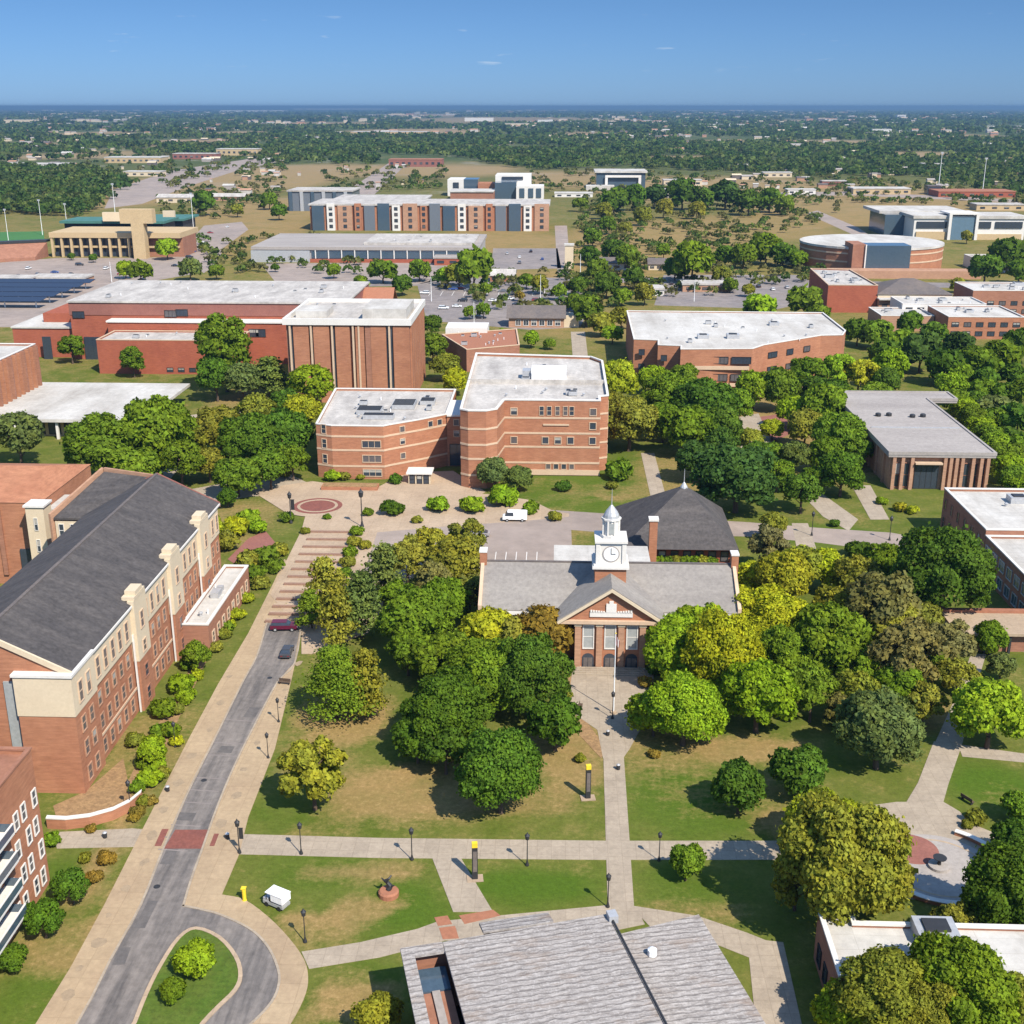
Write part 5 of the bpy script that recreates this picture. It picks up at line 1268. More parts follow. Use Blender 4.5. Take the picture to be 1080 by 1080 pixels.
# --- the lawns south of the clock hall
for a in [(470,745,105,'L','dark'),(560,715,95,'L','dark'),(505,705,90,'L','mid'),(528,812,104,'L','dark'),(586,765,60,'M','dark'),(440,778,60,'M','dark'),(470,790,60,'M','dark'),
          (330,815,78,'O','olive'),(440,655,80,'L','mid'),(418,628,44,'O','mid'),(480,590,60,'O','olive'),(458,615,48,'O','brown'),(455,700,60,'M','mid'),(372,625,30,'O','bright'),
          (514,664,58,'M','lime'),(572,660,76,'M','rust'),(541,662,56,'M','olive'),(598,676,34,'M','rust'),(470,640,60,'M','mid'),(495,625,44,'M','olive'),(430,590,48,'O','olive'),(455,575,50,'O','olive'),(492,570,46,'O','olive'),(430,690,50,'M','mid'),(520,720,80,'L','mid'),(478,690,60,'M','mid'),
          (722,745,92,'L','bright'),(690,752,54,'M','bright'),(716,690,76,'L','bright'),(745,648,60,'M','lime'),(775,640,54,'M','lime'),(845,600,56,'M','olive'),(905,700,60,'O','mid'),(885,640,56,'M','olive'),(940,660,60,'O','olive'),(762,694,96,'L','lime'),(735,662,66,'M','bright'),(812,650,92,'L','lime'),(875,680,88,'L','mid'),(828,612,72,'L','gold'),(800,735,84,'L','bright'),(856,735,60,'M','mid'),(795,610,50,'M','lime'),
          (812,578,50,'O','brown'),(928,640,80,'O','brown'),(958,690,84,'O','brown'),(905,610,55,'M','olive'),(998,608,112,'L','dark'),(960,618,60,'M','mid'),(928,772,88,'L','grey'),(890,745,46,'O','brown'),(975,740,50,'O','olive'),
          (780,832,60,'M','dark'),(844,814,62,'M','dark'),(886,908,150,'L','olive'),(870,862,80,'L','lime'),(930,930,70,'M','olive'),(840,935,60,'M','olive'),(724,910,44,'M','mid'),
          (1046,752,84,'L','bright'),(1072,890,56,'M','dark'),(1062,945,104,'L','dark'),(1040,965,60,'M','mid'),(1010,975,50,'O','olive'),(1075,850,40,'M','mid'),
          (935,1046,120,'L','olive'),(1010,1046,124,'L','mid'),(888,1062,64,'M','lime'),(975,1070,90,'L','olive'),(1062,1050,84,'L','olive'),(398,1066,52,'M','olive'),
          (206,1010,46,'M','bright'),(183,1046,30,'M','mid'),
          (1035,660,36,'M','mid'),(1056,705,34,'M','grey')]: T(*a)
for a in [(352,712,62,'P','mid'),(345,612,42,'P','olive'),(404,602,42,'P','grey'),(354,648,40,'P','olive'),(384,718,44,'P','olive'),(328,640,26,'P','mid'),(380,638,40,'P','grey')]: T(*a[:5], 'pine', {62:.85}.get(a[2], 1.02))
# --- beside the drive and residence hall
for a in [(46,970,46,'dark'),(75,935,44,'dark'),(14,1010,36,'dark'),(53,886,22,'mid'),(160,792,36,'bright'),(158,820,30,'bright'),(172,748,32,'mid'),(190,722,30,'bright'),(206,692,34,'mid'),(212,672,24,'mid'),
          (238,648,20,'lime'),(246,630,18,'lime'),(254,615,16,'olive'),(230,668,18,'olive'),(150,845,16,'olive'),(120,855,18,'rust'),(105,860,14,'rust'),(135,862,14,'rust'),(112,905,22,'rust'),(100,925,18,'rust'),(90,905,16,'olive'),
          (198,700,20,'mid'),(180,770,24,'mid'),(186,748,18,'olive'),(168,770,22,'mid'),(196,735,22,'bright'),(215,690,20,'mid'),(222,682,18,'olive'),(152,805,20,'mid'),(165,805,22,'bright'),(145,830,20,'mid'),(172,815,18,'olive'),(186,782,16,'lime'),(160,845,14,'rust'),(208,712,16,'lime'),(226,662,16,'mid'),(234,658,14,'lime'),(142,780,24,'olive'),(222,560,34,'lime'),(238,572,30,'olive'),(248,556,30,'lime'),(262,548,26,'bright'),(272,556,22,'bright'),(262,590,26,'olive'),(280,586,30,'mid'),(268,604,26,'mid'),(290,598,20,'mid'),(275,615,20,'olive'),(295,580,20,'olive'),
          (303,546,16,'mid'),(376,560,17,'mid'),(373,571,17,'olive'),(370,582,18,'mid'),(367,593,18,'olive'),(363,604,19,'mid'),(322,560,12,'olive'),(385,575,14,'olive'),(345,545,10,'mid'),
          (350,502,18,'bright'),(365,500,14,'olive'),(380,503,10,'olive'),(417,506,15,'dark'),(413,536,26,'dark'),(462,533,24,'bright'),(497,533,27,'bright'),(530,524,33,'bright'),(560,536,20,'mid'),(585,545,16,'olive'),(440,548,14,'olive'),(388,540,14,'mid'),(595,507,18,'dark'),(654,497,30,'mid'),(640,512,14,'olive'),(300,500,14,'olive'),
          (1030,862,24,'olive'),(1020,870,14,'olive'),(880,552,12,'dark'),(906,580,28,'dark'),(950,535,16,'gold'),(930,528,14,'bright'),(962,538,14,'lime'),(860,500,14,'olive'),
          *[(694+9*i, 585, 17, ('mid', 'olive')[i % 3 == 2]) for i in range(9)],(690,795,14,'rust'),(680,720,18,'rust'),(688,705,16,'dark'),(612,800,14,'olive'),(595,735,20,'olive'),(636,895,0,'mid')]:
    if a[2]: T(a[0], a[1], a[2], 'B' if a[2] < 34 else 'M', a[3], 'shrub' if a[2] < 34 else 'tree')
# --- west and north of the plaza
for a in [(108,468,88,'L','mid'),(165,462,88,'L','mid'),(140,495,60,'M','mid'),(190,490,50,'M','mid'),(20,466,56,'M','grey'),(236,368,56,'T','mid'),(228,400,48,'M','dark'),(255,400,44,'M','grey'),(284,396,40,'P2','grey'),(330,408,54,'M','bright'),(318,432,46,'M','lime'),
          (75,368,32,'M','mid'),(140,378,25,'T','mid'),(232,455,52,'M','olive'),(262,470,66,'L','dark'),(300,460,60,'M','dark'),(250,500,50,'M','mid'),(285,495,46,'M','mid'),(220,490,40,'M','olive'),(308,490,36,'M','mid'),(240,524,24,'M','dark'),(215,465,36,'M','olive'),(270,435,50,'M','olive'),(300,430,40,'M','dark'),
          (462,366,36,'M','mid'),(470,385,34,'M','olive'),(480,402,30,'M','lime'),(455,345,24,'M','dark'),
          (650,402,52,'M','lime'),(664,446,62,'L','olive'),(640,430,36,'M','olive'),(705,420,60,'L','mid'),(742,425,70,'L','dark'),(722,455,56,'M','mid'),(762,455,50,'M','dark'),(778,500,86,'L','deep'),(735,485,50,'M','deep'),(690,400,36,'M','bright'),(720,395,30,'M','mid'),(800,480,40,'M','dark'),
          (522,496,34,'M','grey'),(547,496,30,'M','grey'),(930,598,50,'M','mid'),(870,600,50,'M','lime'),(975,655,50,'O','olive'),(1000,680,56,'O','brown'),(905,735,60,'M','olive'),(950,725,56,'M','mid'),(830,690,70,'L','mid'),(780,720,60,'M','bright'),(1010,715,44,'M','olive'),(985,705,40,'M','mid'),(925,420,40,'M','mid'),(935,405,34,'M','dark'),(880,415,40,'M','dark'),(835,435,36,'M','bright'),(870,480,40,'M','mid'),(895,425,36,'M','mid'),(918,465,34,'M','dark'),(775,430,40,'M','mid'),(700,445,44,'M','mid'),(685,425,36,'M','olive'),(745,455,50,'M','dark'),(760,480,50,'M','deep'),(815,480,34,'M','mid'),(860,505,34,'M','mid'),
          (795,412,42,'M','bright'),(822,412,46,'M','mid'),(852,398,44,'M','mid'),(880,392,40,'M','bright'),(906,397,40,'M','gold'),(938,388,44,'M','bright'),(870,432,54,'M','mid'),(886,462,56,'L','mid'),(908,440,36,'M','bright'),(850,452,42,'M','olive'),(888,498,54,'L','dark'),(846,520,46,'M','dark'),(820,500,40,'M','mid'),(838,485,34,'M','grey'),(905,475,40,'M','mid'),(860,412,40,'M','dark'),(815,555,34,'M','olive'),(790,465,30,'M','olive'),(815,452,26,'M','lime'),
          (905,350,30,'F','dark'),(925,352,34,'F','mid'),(948,362,40,'F','mid'),(972,372,44,'F','deep'),(998,384,46,'F','dark'),(1028,382,44,'F','mid'),(1055,376,46,'F','mid'),(1078,366,40,'F','dark'),(960,342,28,'F','dark'),(985,352,30,'F','dark'),(1010,366,36,'F','deep'),(1042,392,34,'F','mid'),(1070,396,34,'F','dark'),(935,375,34,'F','dark'),
          (1050,430,40,'F','grey'),(1035,412,30,'F','mid'),(1048,445,30,'F','mid'),(1062,460,30,'F','dark'),(1076,470,32,'F','mid'),(1030,425,28,'F','dark'),(1040,402,28,'F','dark'),(1078,415,34,'F','mid'),(1015,398,28,'F','mid'),(1068,480,28,'F','mid'),(1075,440,44,'F','dark'),(1060,415,30,'F','dark')]:
    if a[3] == 'P2': T(a[0], a[1], a[2], 'P', a[4], 'pine', .6)
    else: T(*a)
# the clipped double hedge of trees beside the recital hall
for i in range(11):
    T(1003+i*7.4, 412+i*10.2, 34, 'M', ('bright', 'mid')[i % 2])
# --- trees between the car parks and houses
for a in [(500,284,42,'mid'),(484,290,30,'olive'),(404,284,30,'mid'),(442,284,26,'mid'),(470,292,20,'bright'),(380,300,20,'mid'),(424,300,24,'dark'),(618,328,34,'mid'),(634,340,30,'olive'),(606,318,22,'mid'),(646,352,22,'bright'),(655,335,24,'olive'),(730,276,46,'mid'),(712,282,28,'dark'),(850,316,40,'mid'),(802,323,34,'bright'),(832,330,26,'mid'),
          (625,250,20,'mid'),(622,268,24,'dark'),(630,285,26,'mid'),(648,262,28,'dark'),(662,272,30,'mid'),(640,300,30,'dark'),(668,292,26,'dark'),(610,300,24,'dark'),(680,310,24,'olive'),(656,312,22,'mid'),(765,268,26,'dark'),(785,268,30,'mid'),(808,262,34,'mid'),(826,266,30,'dark'),(842,272,22,'mid'),(760,290,20,'olive'),(700,265,16,'mid'),
          (648,212,30,'dark'),(668,208,28,'dark'),(690,206,26,'deep'),(720,204,34,'dark'),(742,208,26,'dark'),(765,206,30,'deep'),(790,212,30,'dark'),(812,210,28,'dark'),(828,216,22,'mid'),(636,222,18,'olive'),(612,215,16,'mid'),(700,220,20,'olive'),(678,228,20,'olive'),(640,238,18,'mid'),(660,240,16,'olive'),(735,222,18,'olive'),
          (214,214,26,'dark'),(284,212,18,'mid'),(294,222,20,'dark'),(250,222,14,'olive'),(176,262,24,'bright'),(148,286,26,'mid'),(132,284,20,'bright'),(200,284,24,'grey'),(228,286,18,'mid'),(290,282,10,'dark'),(352,285,18,'mid'),(98,272,10,'dark'),(75,270,9,'dark'),
          (1064,268,40,'dark'),(1040,282,36,'dark'),(1076,284,30,'dark'),(1060,232,16,'dark'),(1075,238,22,'mid'),(1010,300,18,'olive'),(1020,250,14,'olive'),(770,300,18,'mid'),(790,305,16,'olive'),(570,300,20,'olive'),(555,296,18,'mid'),(590,308,18,'mid'),(512,304,16,'mid'),(510,328,16,'mid'),(530,352,14,'mid'),(560,358,18,'bright'),(580,362,14,'mid'),(548,312,12,'rust'),(495,330,14,'mid')]:
    T(a[0], a[1], a[2], 'F', a[3])
label_trees()

# ------------------------------------------------------------------ far woods that read as one mass
def mass(name, label, polys, spacing_px, wpx, seed, shades, quads, hmax=14.0, gaps=.0, skip=1.0):
    """thousands of small crowns standing in areas outlined on the photograph and laid out on the ground"""
    rs = np.random.default_rng(seed); P_ = []
    for poly, n in polys:
        w_ = [W(*p) for p in poly]; A = np.array(w_)
        # sample uniformly in bearing and depth-compressed distance so near trees are as dense on the ground as a wood needs
        pts = np.array(poly, float); lo, hi = pts.min(0), pts.max(0)
        q = np.stack([rs.uniform(lo[0], hi[0], n*3), rs.uniform(lo[1], hi[1], n*3)], 1)
        ins = np.zeros(len(q), bool); j = len(pts)-1
        for i in range(len(pts)):
            c_ = ((pts[i,1] > q[:,1]) != (pts[j,1] > q[:,1]))
            xx = (pts[j,0]-pts[i,0])*(q[:,1]-pts[i,1])/(pts[j,1]-pts[i,1]+1e-9)+pts[i,0]
            ins ^= c_ & (q[:,0] < xx); j = i
        q = q[ins][:n]
        for x, y in q:
            if any(k_ >= .6 and ((x-a_)/rx_)**2+((y-b_)/ry_)**2 < rs.uniform(.5, 1.1)*skip for a_, b_, rx_, ry_, k_ in DRY): continue
            P_.append((*W(x, y), mpp(x, y)))
    P_ = np.array(P_)
    if gaps:
        f1 = np.sin(P_[:,0]*.004+np.sin(P_[:,1]*.0017)*2.)+np.sin(P_[:,1]*.0021+np.cos(P_[:,0]*.0031)*2.)
        P_ = P_[f1 < 2-gaps*2+rs.uniform(-.5, .5, len(P_))]
    n = len(P_)
    R_ = np.clip(P_[:,2]*wpx/2*rs.uniform(.7, 1.4, n), 3.2, 60); H_ = np.minimum(R_*1.5, hmax*rs.uniform(.65, 1.05, n))
    m_ = quads
    d = rs.normal(size=(n, m_, 3)); d /= np.linalg.norm(d, axis=2)[..., None]; d[..., 2] = np.abs(d[..., 2])*1.0-.15
    bump = rs.uniform(.7, 1.1, (n, m_, 1))
    cen = np.concatenate([P_[:, None, :2]+d[..., :2]*R_[:, None, None]*bump, (H_[:, None, None]*(.45+d[..., 2:]*.55*bump))], 2)
    nr = d.copy(); nr[..., 2] += .25
    nr /= np.linalg.norm(nr, axis=2)[..., None]
    size = np.repeat((np.minimum(R_, H_*1.6)*(1.75/math.sqrt(m_)))[:, None], m_, 1)*rs.uniform(.7, 1.3, (n, m_))
    me = leaf_mesh(name, cen.reshape(-1, 3), nr.reshape(-1, 3), size.reshape(-1), rs, 'leaves_far')
    sh = np.array(shades)[rs.integers(0, len(shades), n)]*rs.uniform(.75, 1.25, (n, 1))
    col = np.ones((n, m_*4, 4), np.float32); col[..., :3] = sh[:, None, :]
    a = me.attributes.new('tint', 'FLOAT_COLOR', 'POINT'); a.data.foreach_set('color', col.reshape(-1))
    o = link(name, me); tag(o, label, 'woodland', None, 'stuff')
    return o
G1 = [(.030,.062,.016),(.042,.078,.018),(.055,.085,.022),(.038,.065,.022),(.062,.088,.03)]
G1 = [(.044,.088,.018),(.062,.108,.020),(.082,.122,.026),(.055,.092,.026),(.098,.130,.036)]
mass('left_grove', 'dense dark grove behind the beige stadium', [([(-30,182),(60,178),(130,186),(150,196),(110,215),(85,230),(20,226),(-30,240)], 700)], 0, 12, 3, G1, 46)
mass('far_woods', 'continuous far woods reaching to the horizon across the whole plain', [
    ([(-60,117.5),(1140,117.5),(1140,124),(-60,124)], 4200), ([(-60,124),(1140,124),(1140,135),(-60,135)], 4600), ([(-60,135),(1140,135),(1140,150),(-60,150)], 4400)], 0, 5.5, 4, G1, 9, 15, .42)
mass('middle_woods', 'belt of mixed green woods behind the flats and offices', [
    ([(300,150),(1140,148),(1140,192),(1000,188),(820,184),(640,176),(560,180),(480,166),(400,162),(300,172)], 3600), ([(-60,150),(300,150),(290,164),(140,166),(-60,176)], 800), ([(960,180),(1140,182),(1140,214),(1060,206),(990,196)], 260), ([(270,166),(400,166),(390,186),(330,180),(280,180)], 150)], 0, 8.5, 5, G1, 22, 13, .22)
mass('scrub', 'scattered olive scrub and small trees on the tan fields', [([(600,205),(900,205),(880,232),(760,262),(640,262),(606,240)], 330), ([(160,180),(300,176),(300,226),(170,235)], 240), ([(860,186),(1100,205),(1100,222),(900,214)], 240), ([(340,178),(470,176),(470,200),(340,206)], 110), ([(590,255),(900,255),(850,300),(600,330)], 180), ([(430,290),(640,290),(640,345),(560,345)], 70), ([(100,150),(320,165),(300,180),(60,190)], 150), ([(560,180),(880,182),(900,206),(560,204)], 220), ([(200,252),(330,250),(420,290),(230,290)], 90)], 0, 6.5, 6, [(.11,.13,.03),(.07,.11,.02),(.13,.13,.045),(.05,.09,.018)], 40, 8, 0, .12)
# the town out on the plain: rooftops too many and too small to tell apart
rs = np.random.default_rng(77); town = MB(); pal = []
for (lo, hi, n_) in ((116.5, 124, 520), (124, 136, 520), (136, 152, 420), (152, 205, 330), (176, 240, 150)):
    for _ in range(n_):
        px_, py_ = rs.uniform(-60, 1140), rs.uniform(lo, hi)
        if hi >= 205 and ((300 < px_ < 600 and py_ > 198) or (455 < px_ < 700 and py_ > 168) or (px_ < 205 and py_ > 180) or (880 < px_ and py_ > 200) or (600 < px_ < 880 and py_ > 200) or (220 < px_ < 300 and py_ > 220)): continue
        if math.sin(px_*.021+py_*.35)+math.sin(px_*.0083+1.3)*.7 < -.25: continue
        X, Y = W(px_, py_); m_ = mpp(px_, py_); w_ = m_*rs.uniform(2.5, 9 if hi < 200 else 12); d_ = w_*rs.uniform(.4, .9); h_ = min(max(m_*rs.uniform(1.2, 2.6), 4), 15) if hi < 240 else rs.uniform(3.5, 6)
        k_ = int(rs.choice([0, 0, 1, 1, 2, 3, 4]))
        town.box(X, X+w_, Y, Y+d_, 0, h_, k_)
        if hi > 130: gable(town, X, X+w_, Y, Y+d_, h_+.05, h_+min(w_*.12, 3), 'x', .4, (k_+2) % 5)
tag(town.build('far_rooftops', ['white_roof', 'cream', 'brick_pale', 'grey_roof', 'brown_shingle']), 'countless pale rooftops of the town among the far woods', 'rooftops', None, 'stuff')

# ================================================================== vehicles, lamps, signs and small things
def car_proto(kind='car'):
    L, Wd, H = {'car':(4.5, 1.8, 1.42), 'suv':(4.9, 1.95, 1.75), 'van':(5.6, 2.1, 2.3)}[kind]
    # body profile along x (length), lofted across y
    if kind == 'van': prof = [(-.5,.25),(-.5,.95),(-.46,1.0),(.30,1.0),(.40,.62),(.49,.52),(.5,.25)]
    elif kind == 'suv': prof = [(-.5,.28),(-.5,.62),(-.46,.66),(.24,.66),(.47,.58),(.5,.48),(.5,.28)]
    else: prof = [(-.5,.26),(-.5,.60),(-.47,.67),(-.30,.68),(.22,.67),(.46,.58),(.5,.45),(.5,.26)]
    mb = MB(); n = len(prof)
    rows = [(-.5,.92),(-.44,1.0),(.44,1.0),(.5,.92)]
    vs = [(x*L*(1 if abs(w_) < .45 else .985), w_*Wd, z*H if z > .3 else z*H) for w_, k in rows for x, z in prof]
    fs = [(r*n+i, r*n+(i+1) % n, (r+1)*n+(i+1) % n, (r+1)*n+i) for r in range(3) for i in range(n)] + [tuple(range(n-1, -1, -1)), tuple(range(3*n, 4*n))]
    mb.add(vs, fs)
    body = mb.mesh('body', 'car_paint')
    g = MB()
    if kind == 'van': cab = [(.22,.66,.40,.66),(.12,.94,.30,.94)]
    if kind == 'car': base, top, zb, zt_ = (-.40, .22), (-.24, .05), .675, .97
    elif kind == 'suv': base, top, zb, zt_ = (-.485, .24), (-.42, .10), .665, .97
    else: base, top, zb, zt_ = (.05, .405), (.06, .31), .60, .985
    yb, yt = .46*Wd, .38*Wd
    if kind == 'van': yb = yt = .505*Wd
    vs = [(base[0]*L,-yb,zb*H),(base[1]*L,-yb,zb*H),(base[1]*L,yb,zb*H),(base[0]*L,yb,zb*H),(top[0]*L,-yt,zt_*H),(top[1]*L,-yt,zt_*H),(top[1]*L,yt,zt_*H),(top[0]*L,yt,zt_*H)]
    g.add(vs, [(3,2,1,0),(4,5,6,7),(0,1,5,4),(1,2,6,5),(2,3,7,6),(3,0,4,7)])
    glass_ = g.mesh('windows', 'glass')
    roof_ = None
    if kind != 'van':
        roof_ = MB().box(top[0]*L-.05, top[1]*L+.05, -yt-.02, yt+.02, zt_*H-.01, zt_*H+.05).mesh('roof', 'car_paint')
    w_ = MB(); r = .33 if kind == 'car' else .38
    w_.tube((0,-.11,0), (0,.11,0), r, r, 14); w_.tube((0,-.12,0), (0,.12,0), r*.55, r*.55, 10, 1)
    wheel = w_.mesh('wheel', ['rubber', 'grey_metal'])
    lamp = MB().box(-.05, .05, -.2, .2, -.08, .08).mesh('headlight', 'white_metal'); tail = MB().box(-.05, .05, -.2, .2, -.08, .08).mesh('tail_light', 'dark_red')
    return dict(body=body, windows=glass_, roof=roof_, wheel=wheel, headlight=lamp, tail_light=tail, L=L, W=Wd, H=H, r=r)
CARS = {k: car_proto(k) for k in ('car', 'suv', 'van')}
def car(px, py, rz, color, kind, label, group=None, cat='car', z=.14):
    p = CARS[kind]; x, y = W(px, py, z)
    t = thing({'car':'car', 'suv':'car', 'van':'van'}[kind], label, cat, (x, y, z), rz, group)
    for nm in ('body', 'windows', 'roof'):
        if p[nm] is None: continue
        o = link(nm, p[nm], t)
        o.color = (*color, 1)
    for sx in (-.31, .31):
        for sy in (-1, 1): link('wheel', p['wheel'], t, (sx*p['L'], sy*(p['W']/2-.08), p['r']))
    for sy in (-.33, .33):
        link('headlight', p['headlight'], t, (p['L']*.495, sy*p['W'], p['H']*.45)); link('tail_light', p['tail_light'], t, (-p['L']*.495, sy*p['W'], p['H']*.48))
    return t
car(300, 664, R(4), (.10,.012,.03), 'suv', 'dark maroon car standing across the top of the drive')
car(303, 690, R(92), (.05,.05,.055), 'car', 'dark grey car waiting on the drive below the maroon car')
car(506, 565, R(178), (.30,.28,.27), 'car', 'grey car crossing the paved court behind the clock hall')
car(543, 549, R(180), (.80,.80,.78), 'van', 'white box van on the paved court behind the clock hall', None, 'van')
# a small white utility cart on the grass by the loop
x, y = W(292, 955); t = thing('utility_cart', 'small white-roofed utility cart parked on the grass beside the turnaround loop', 'cart', (x, y, 0), R(152))
MB().box(-1.5, 1.5, -.7, .7, .35, .75).box(.7, 1.5, -.65, .65, .75, 1.05).build('body', 'grey_metal', t)
MB().box(-1.55, .2, -.78, .78, 1.05, 1.95).box(-1.6, 1.0, -.82, .82, 1.96, 2.06).build('canopy', 'white_metal', t)
MB().box(.15, .7, -.6, .6, .75, 1.2).build('seat', 'dark_metal', t)
for sx in (.9, ):
    for sy in (-.7, .7): MB().tube((sx, sy, 1.05), (sx-.05, sy, 1.96), .04, .04, 6).build('post', 'dark_metal', t)
for sx in (-.95, .95):
    for sy in (-.66, .66): MB().tube((sx, sy-.1, .3), (sx, sy+.1, .3), .3, .3, 12).build('wheel', 'rubber', t)
rs = random.Random(5)
PAL = [('white',(.75,.75,.73)),('silver',(.45,.45,.45)),('black',(.025,.025,.03)),('red',(.28,.03,.03)),('blue',(.04,.08,.25)),('grey',(.16,.16,.17)),('tan',(.35,.28,.2))]
LOT = []
def lot_car(px, py, rz, col, where):
    cn, c = PAL[col]; LOT.append((car(px, py, rz, c, 'car' if rs.random() < .6 else 'suv', None, 'cars in the outlying car parks', 'car', .06), cn, where, px, py))
for px, py, col in ((470,304,2),(478,306,4),(486,305,3),(494,307,5),(448,310,0),(468,326,0),(482,324,0),(488,318,2),(530,308,5),(538,316,0),(545,322,2),(580,312,2),(590,316,1),(612,306,2),(556,330,1),(600,326,4),(520,318,0),(505,336,2),(566,318,3),(515,302,1)):
    lot_car(px, py, R(rs.choice((0, 180, 3))), col, 'in the big parking lot')
for px, py, col in ((708,300,2),(722,302,1),(738,300,4),(752,303,0),(768,302,5),(785,305,3),(800,303,2),(815,306,0),(830,304,1),(842,308,2)):
    lot_car(px, py, R(90), col, 'in the lot behind the library')
for px, py, col in ((20,292,2),(40,290,5),(58,288,4),(75,290,2),(96,292,1),(112,284,0),(128,290,3),(150,296,2),(84,280,2),(30,284,0),(185,281,2),(205,266,4),(212,256,0),(200,272,2),(222,246,3),(196,262,1),(240,240,0)):
    lot_car(px, py, R(rs.choice((0, 90))), col, 'in the stadium car park')
for px, py, col in ((535,268,1),(548,272,0),(560,266,2),(572,274,4),(548,278,5)): lot_car(px, py, R(90), col, 'in the small dark lot behind the trees')
grp = {}
for t, cn, where, px, py in LOT: grp.setdefault((cn, where), []).append((px, t))
o_ = ['leftmost', 'second from left', 'third from left', 'fourth from left', 'fifth from left', 'sixth from left', 'seventh from left', 'eighth from left']
for (cn, where), l in grp.items():
    l.sort(key=lambda q: q[0])
    for i, (px, t) in enumerate(l): t['label'] = f'{cn} car {where}' if len(l) == 1 else f'{cn} car {where}, {o_[i]} of {len(l)} that colour'

# lamp posts: fluted base, pole, arm pair with banner or single lantern
lp_base = MB().lathe([(.24,0),(.24,.12),(.13,.5),(.10,.7)], 10).mesh('base', 'dark_metal')
lp_pole = MB().tube((0,0,.6), (0,0,3.7), .075, .055, 8).mesh('pole', 'dark_metal')
lp_lan = MB().lathe([(.10,3.68),(.24,3.8),(.30,4.3),(.34,4.33),(.10,4.62),(.03,4.8)], 10).mesh('lantern', 'dark_metal')
lp_ban = MB().box(.1, .62, -.02, .02, 2.0, 3.5).box(0, .68, -.03, .03, 3.5, 3.56).mesh('banner', 'dark_metal')
def lamp(px, py, label, k=1.0, banner=False):
    x, y = W(px, py); t = thing('street_lamp', label, 'lamp', (x, y, .05), 0, 'dark lamp posts along the paths and drive'); t.scale = (k, k, k)
    for nm, me_ in (('base', lp_base), ('pole', lp_pole), ('lantern', lp_lan)) + ((('banner', lp_ban),) if banner else ()): link(nm, me_, t)
lamp(252.7, 900, 'dark lamp post with banner at the drive end of the lawn path', 1.05, True)
lamp(317.8, 901, 'dark lamp post beside the lawn path, second from the drive')
lamp(434.6, 907, 'dark lamp post beside the lawn path near the diagonal path', 1.0)
lamp(556, 913, 'dark lamp post on the lawn path just past the yellow-topped pylon', 1.0)
lamp(695, 908, 'dark lamp post on the lawn path beside the small green tree', .9)
lamp(322, 994, 'dark lamp post on the grass near the white van', .95)
lamp(138, 855, 'dark lamp post in the mulch bed at the curved retaining wall')
lamp(185, 788, 'dark lamp post in the planted bed below the residence hall', .9)
lamp(283, 800, 'dark lamp post on the right-hand pavement of the drive', .9)
lamp(294, 762, 'dark lamp post by the pavement below the tall pine', .9)
lamp(641, 957, 'dark lamp post where the lawn path meets the shake-roofed hall', 1.0)
lamp(382, 556, 'tall dark lamp post beside the terrace walk', 1.9)
lamp(307, 552, 'dark lamp post beside the round plaza medallion', 1.6, True)
lamp(646, 758, 'slim lamp post on the path in front of the clock hall', 1.0)
lamp(856, 565, 'lamp post on the road in front of the recital hall', 1.2)
lamp(938, 570, 'lamp post on the road corner near the laboratory', 1.2)

# flagpole before the clock hall, with its flag hanging
x, y = W(647, 752); t = thing('flagpole', 'white flagpole with limp flag before the clock hall portico', 'flagpole', (x, y, .05))
MB().lathe([(.5,0),(.5,.25),(.2,.3)], 12).build('base', 'pale_concrete', t); MB().tube((0,0,.28), (0,0,13.5), .11, .05, 8).build('pole', 'white_metal', t)
MB().lathe([(.02,13.48),(.14,13.6),(.02,13.75)], 8).build('finial', 'yellow_paint', t)
fl = MB()
for i in range(5): fl.add([(.06+.12*i, .06*math.sin(i*1.7), 13.2-.18*i), (.06+.12*(i+1), .06*math.sin((i+1)*1.7), 13.2-.18*(i+1)), (.06+.10*(i+1), .06*math.sin((i+1)*1.7), 11.7-.12*(i+1)), (.06+.10*i, .06*math.sin(i*1.7), 11.7-.12*i)], [(0,1,2,3)], i % 2)
fl.build('flag', ['dark_red', 'white_paint'], t)
# black pylon signs with a yellow head
def pylon(px, py, label):
    x, y = W(px, py); t = thing('pylon_sign', label, 'sign', (x, y, .02), R(8), 'black pylon signs on the lawns')
    MB().box(-1.0, 1.0, -.7, .7, 0, .12).build('plinth', 'pale_concrete', t)
    MB().box(-.34, .34, -.28, .28, .121, 4.6).build('shaft', 'dark_metal', t)
    MB().box(-.345, .345, -.285, .285, 4.603, 5.2).build('head', 'yellow_paint', t)
    MB().box(-.24, .24, -.305, -.283, 1.2, 4.1).build('panel', 'brown_shingle', t)
pylon(501, 927, 'black pylon sign with yellow head beside the diagonal lawn path')
pylon(620, 842, 'black pylon sign on the lawn beside the path to the clock hall')
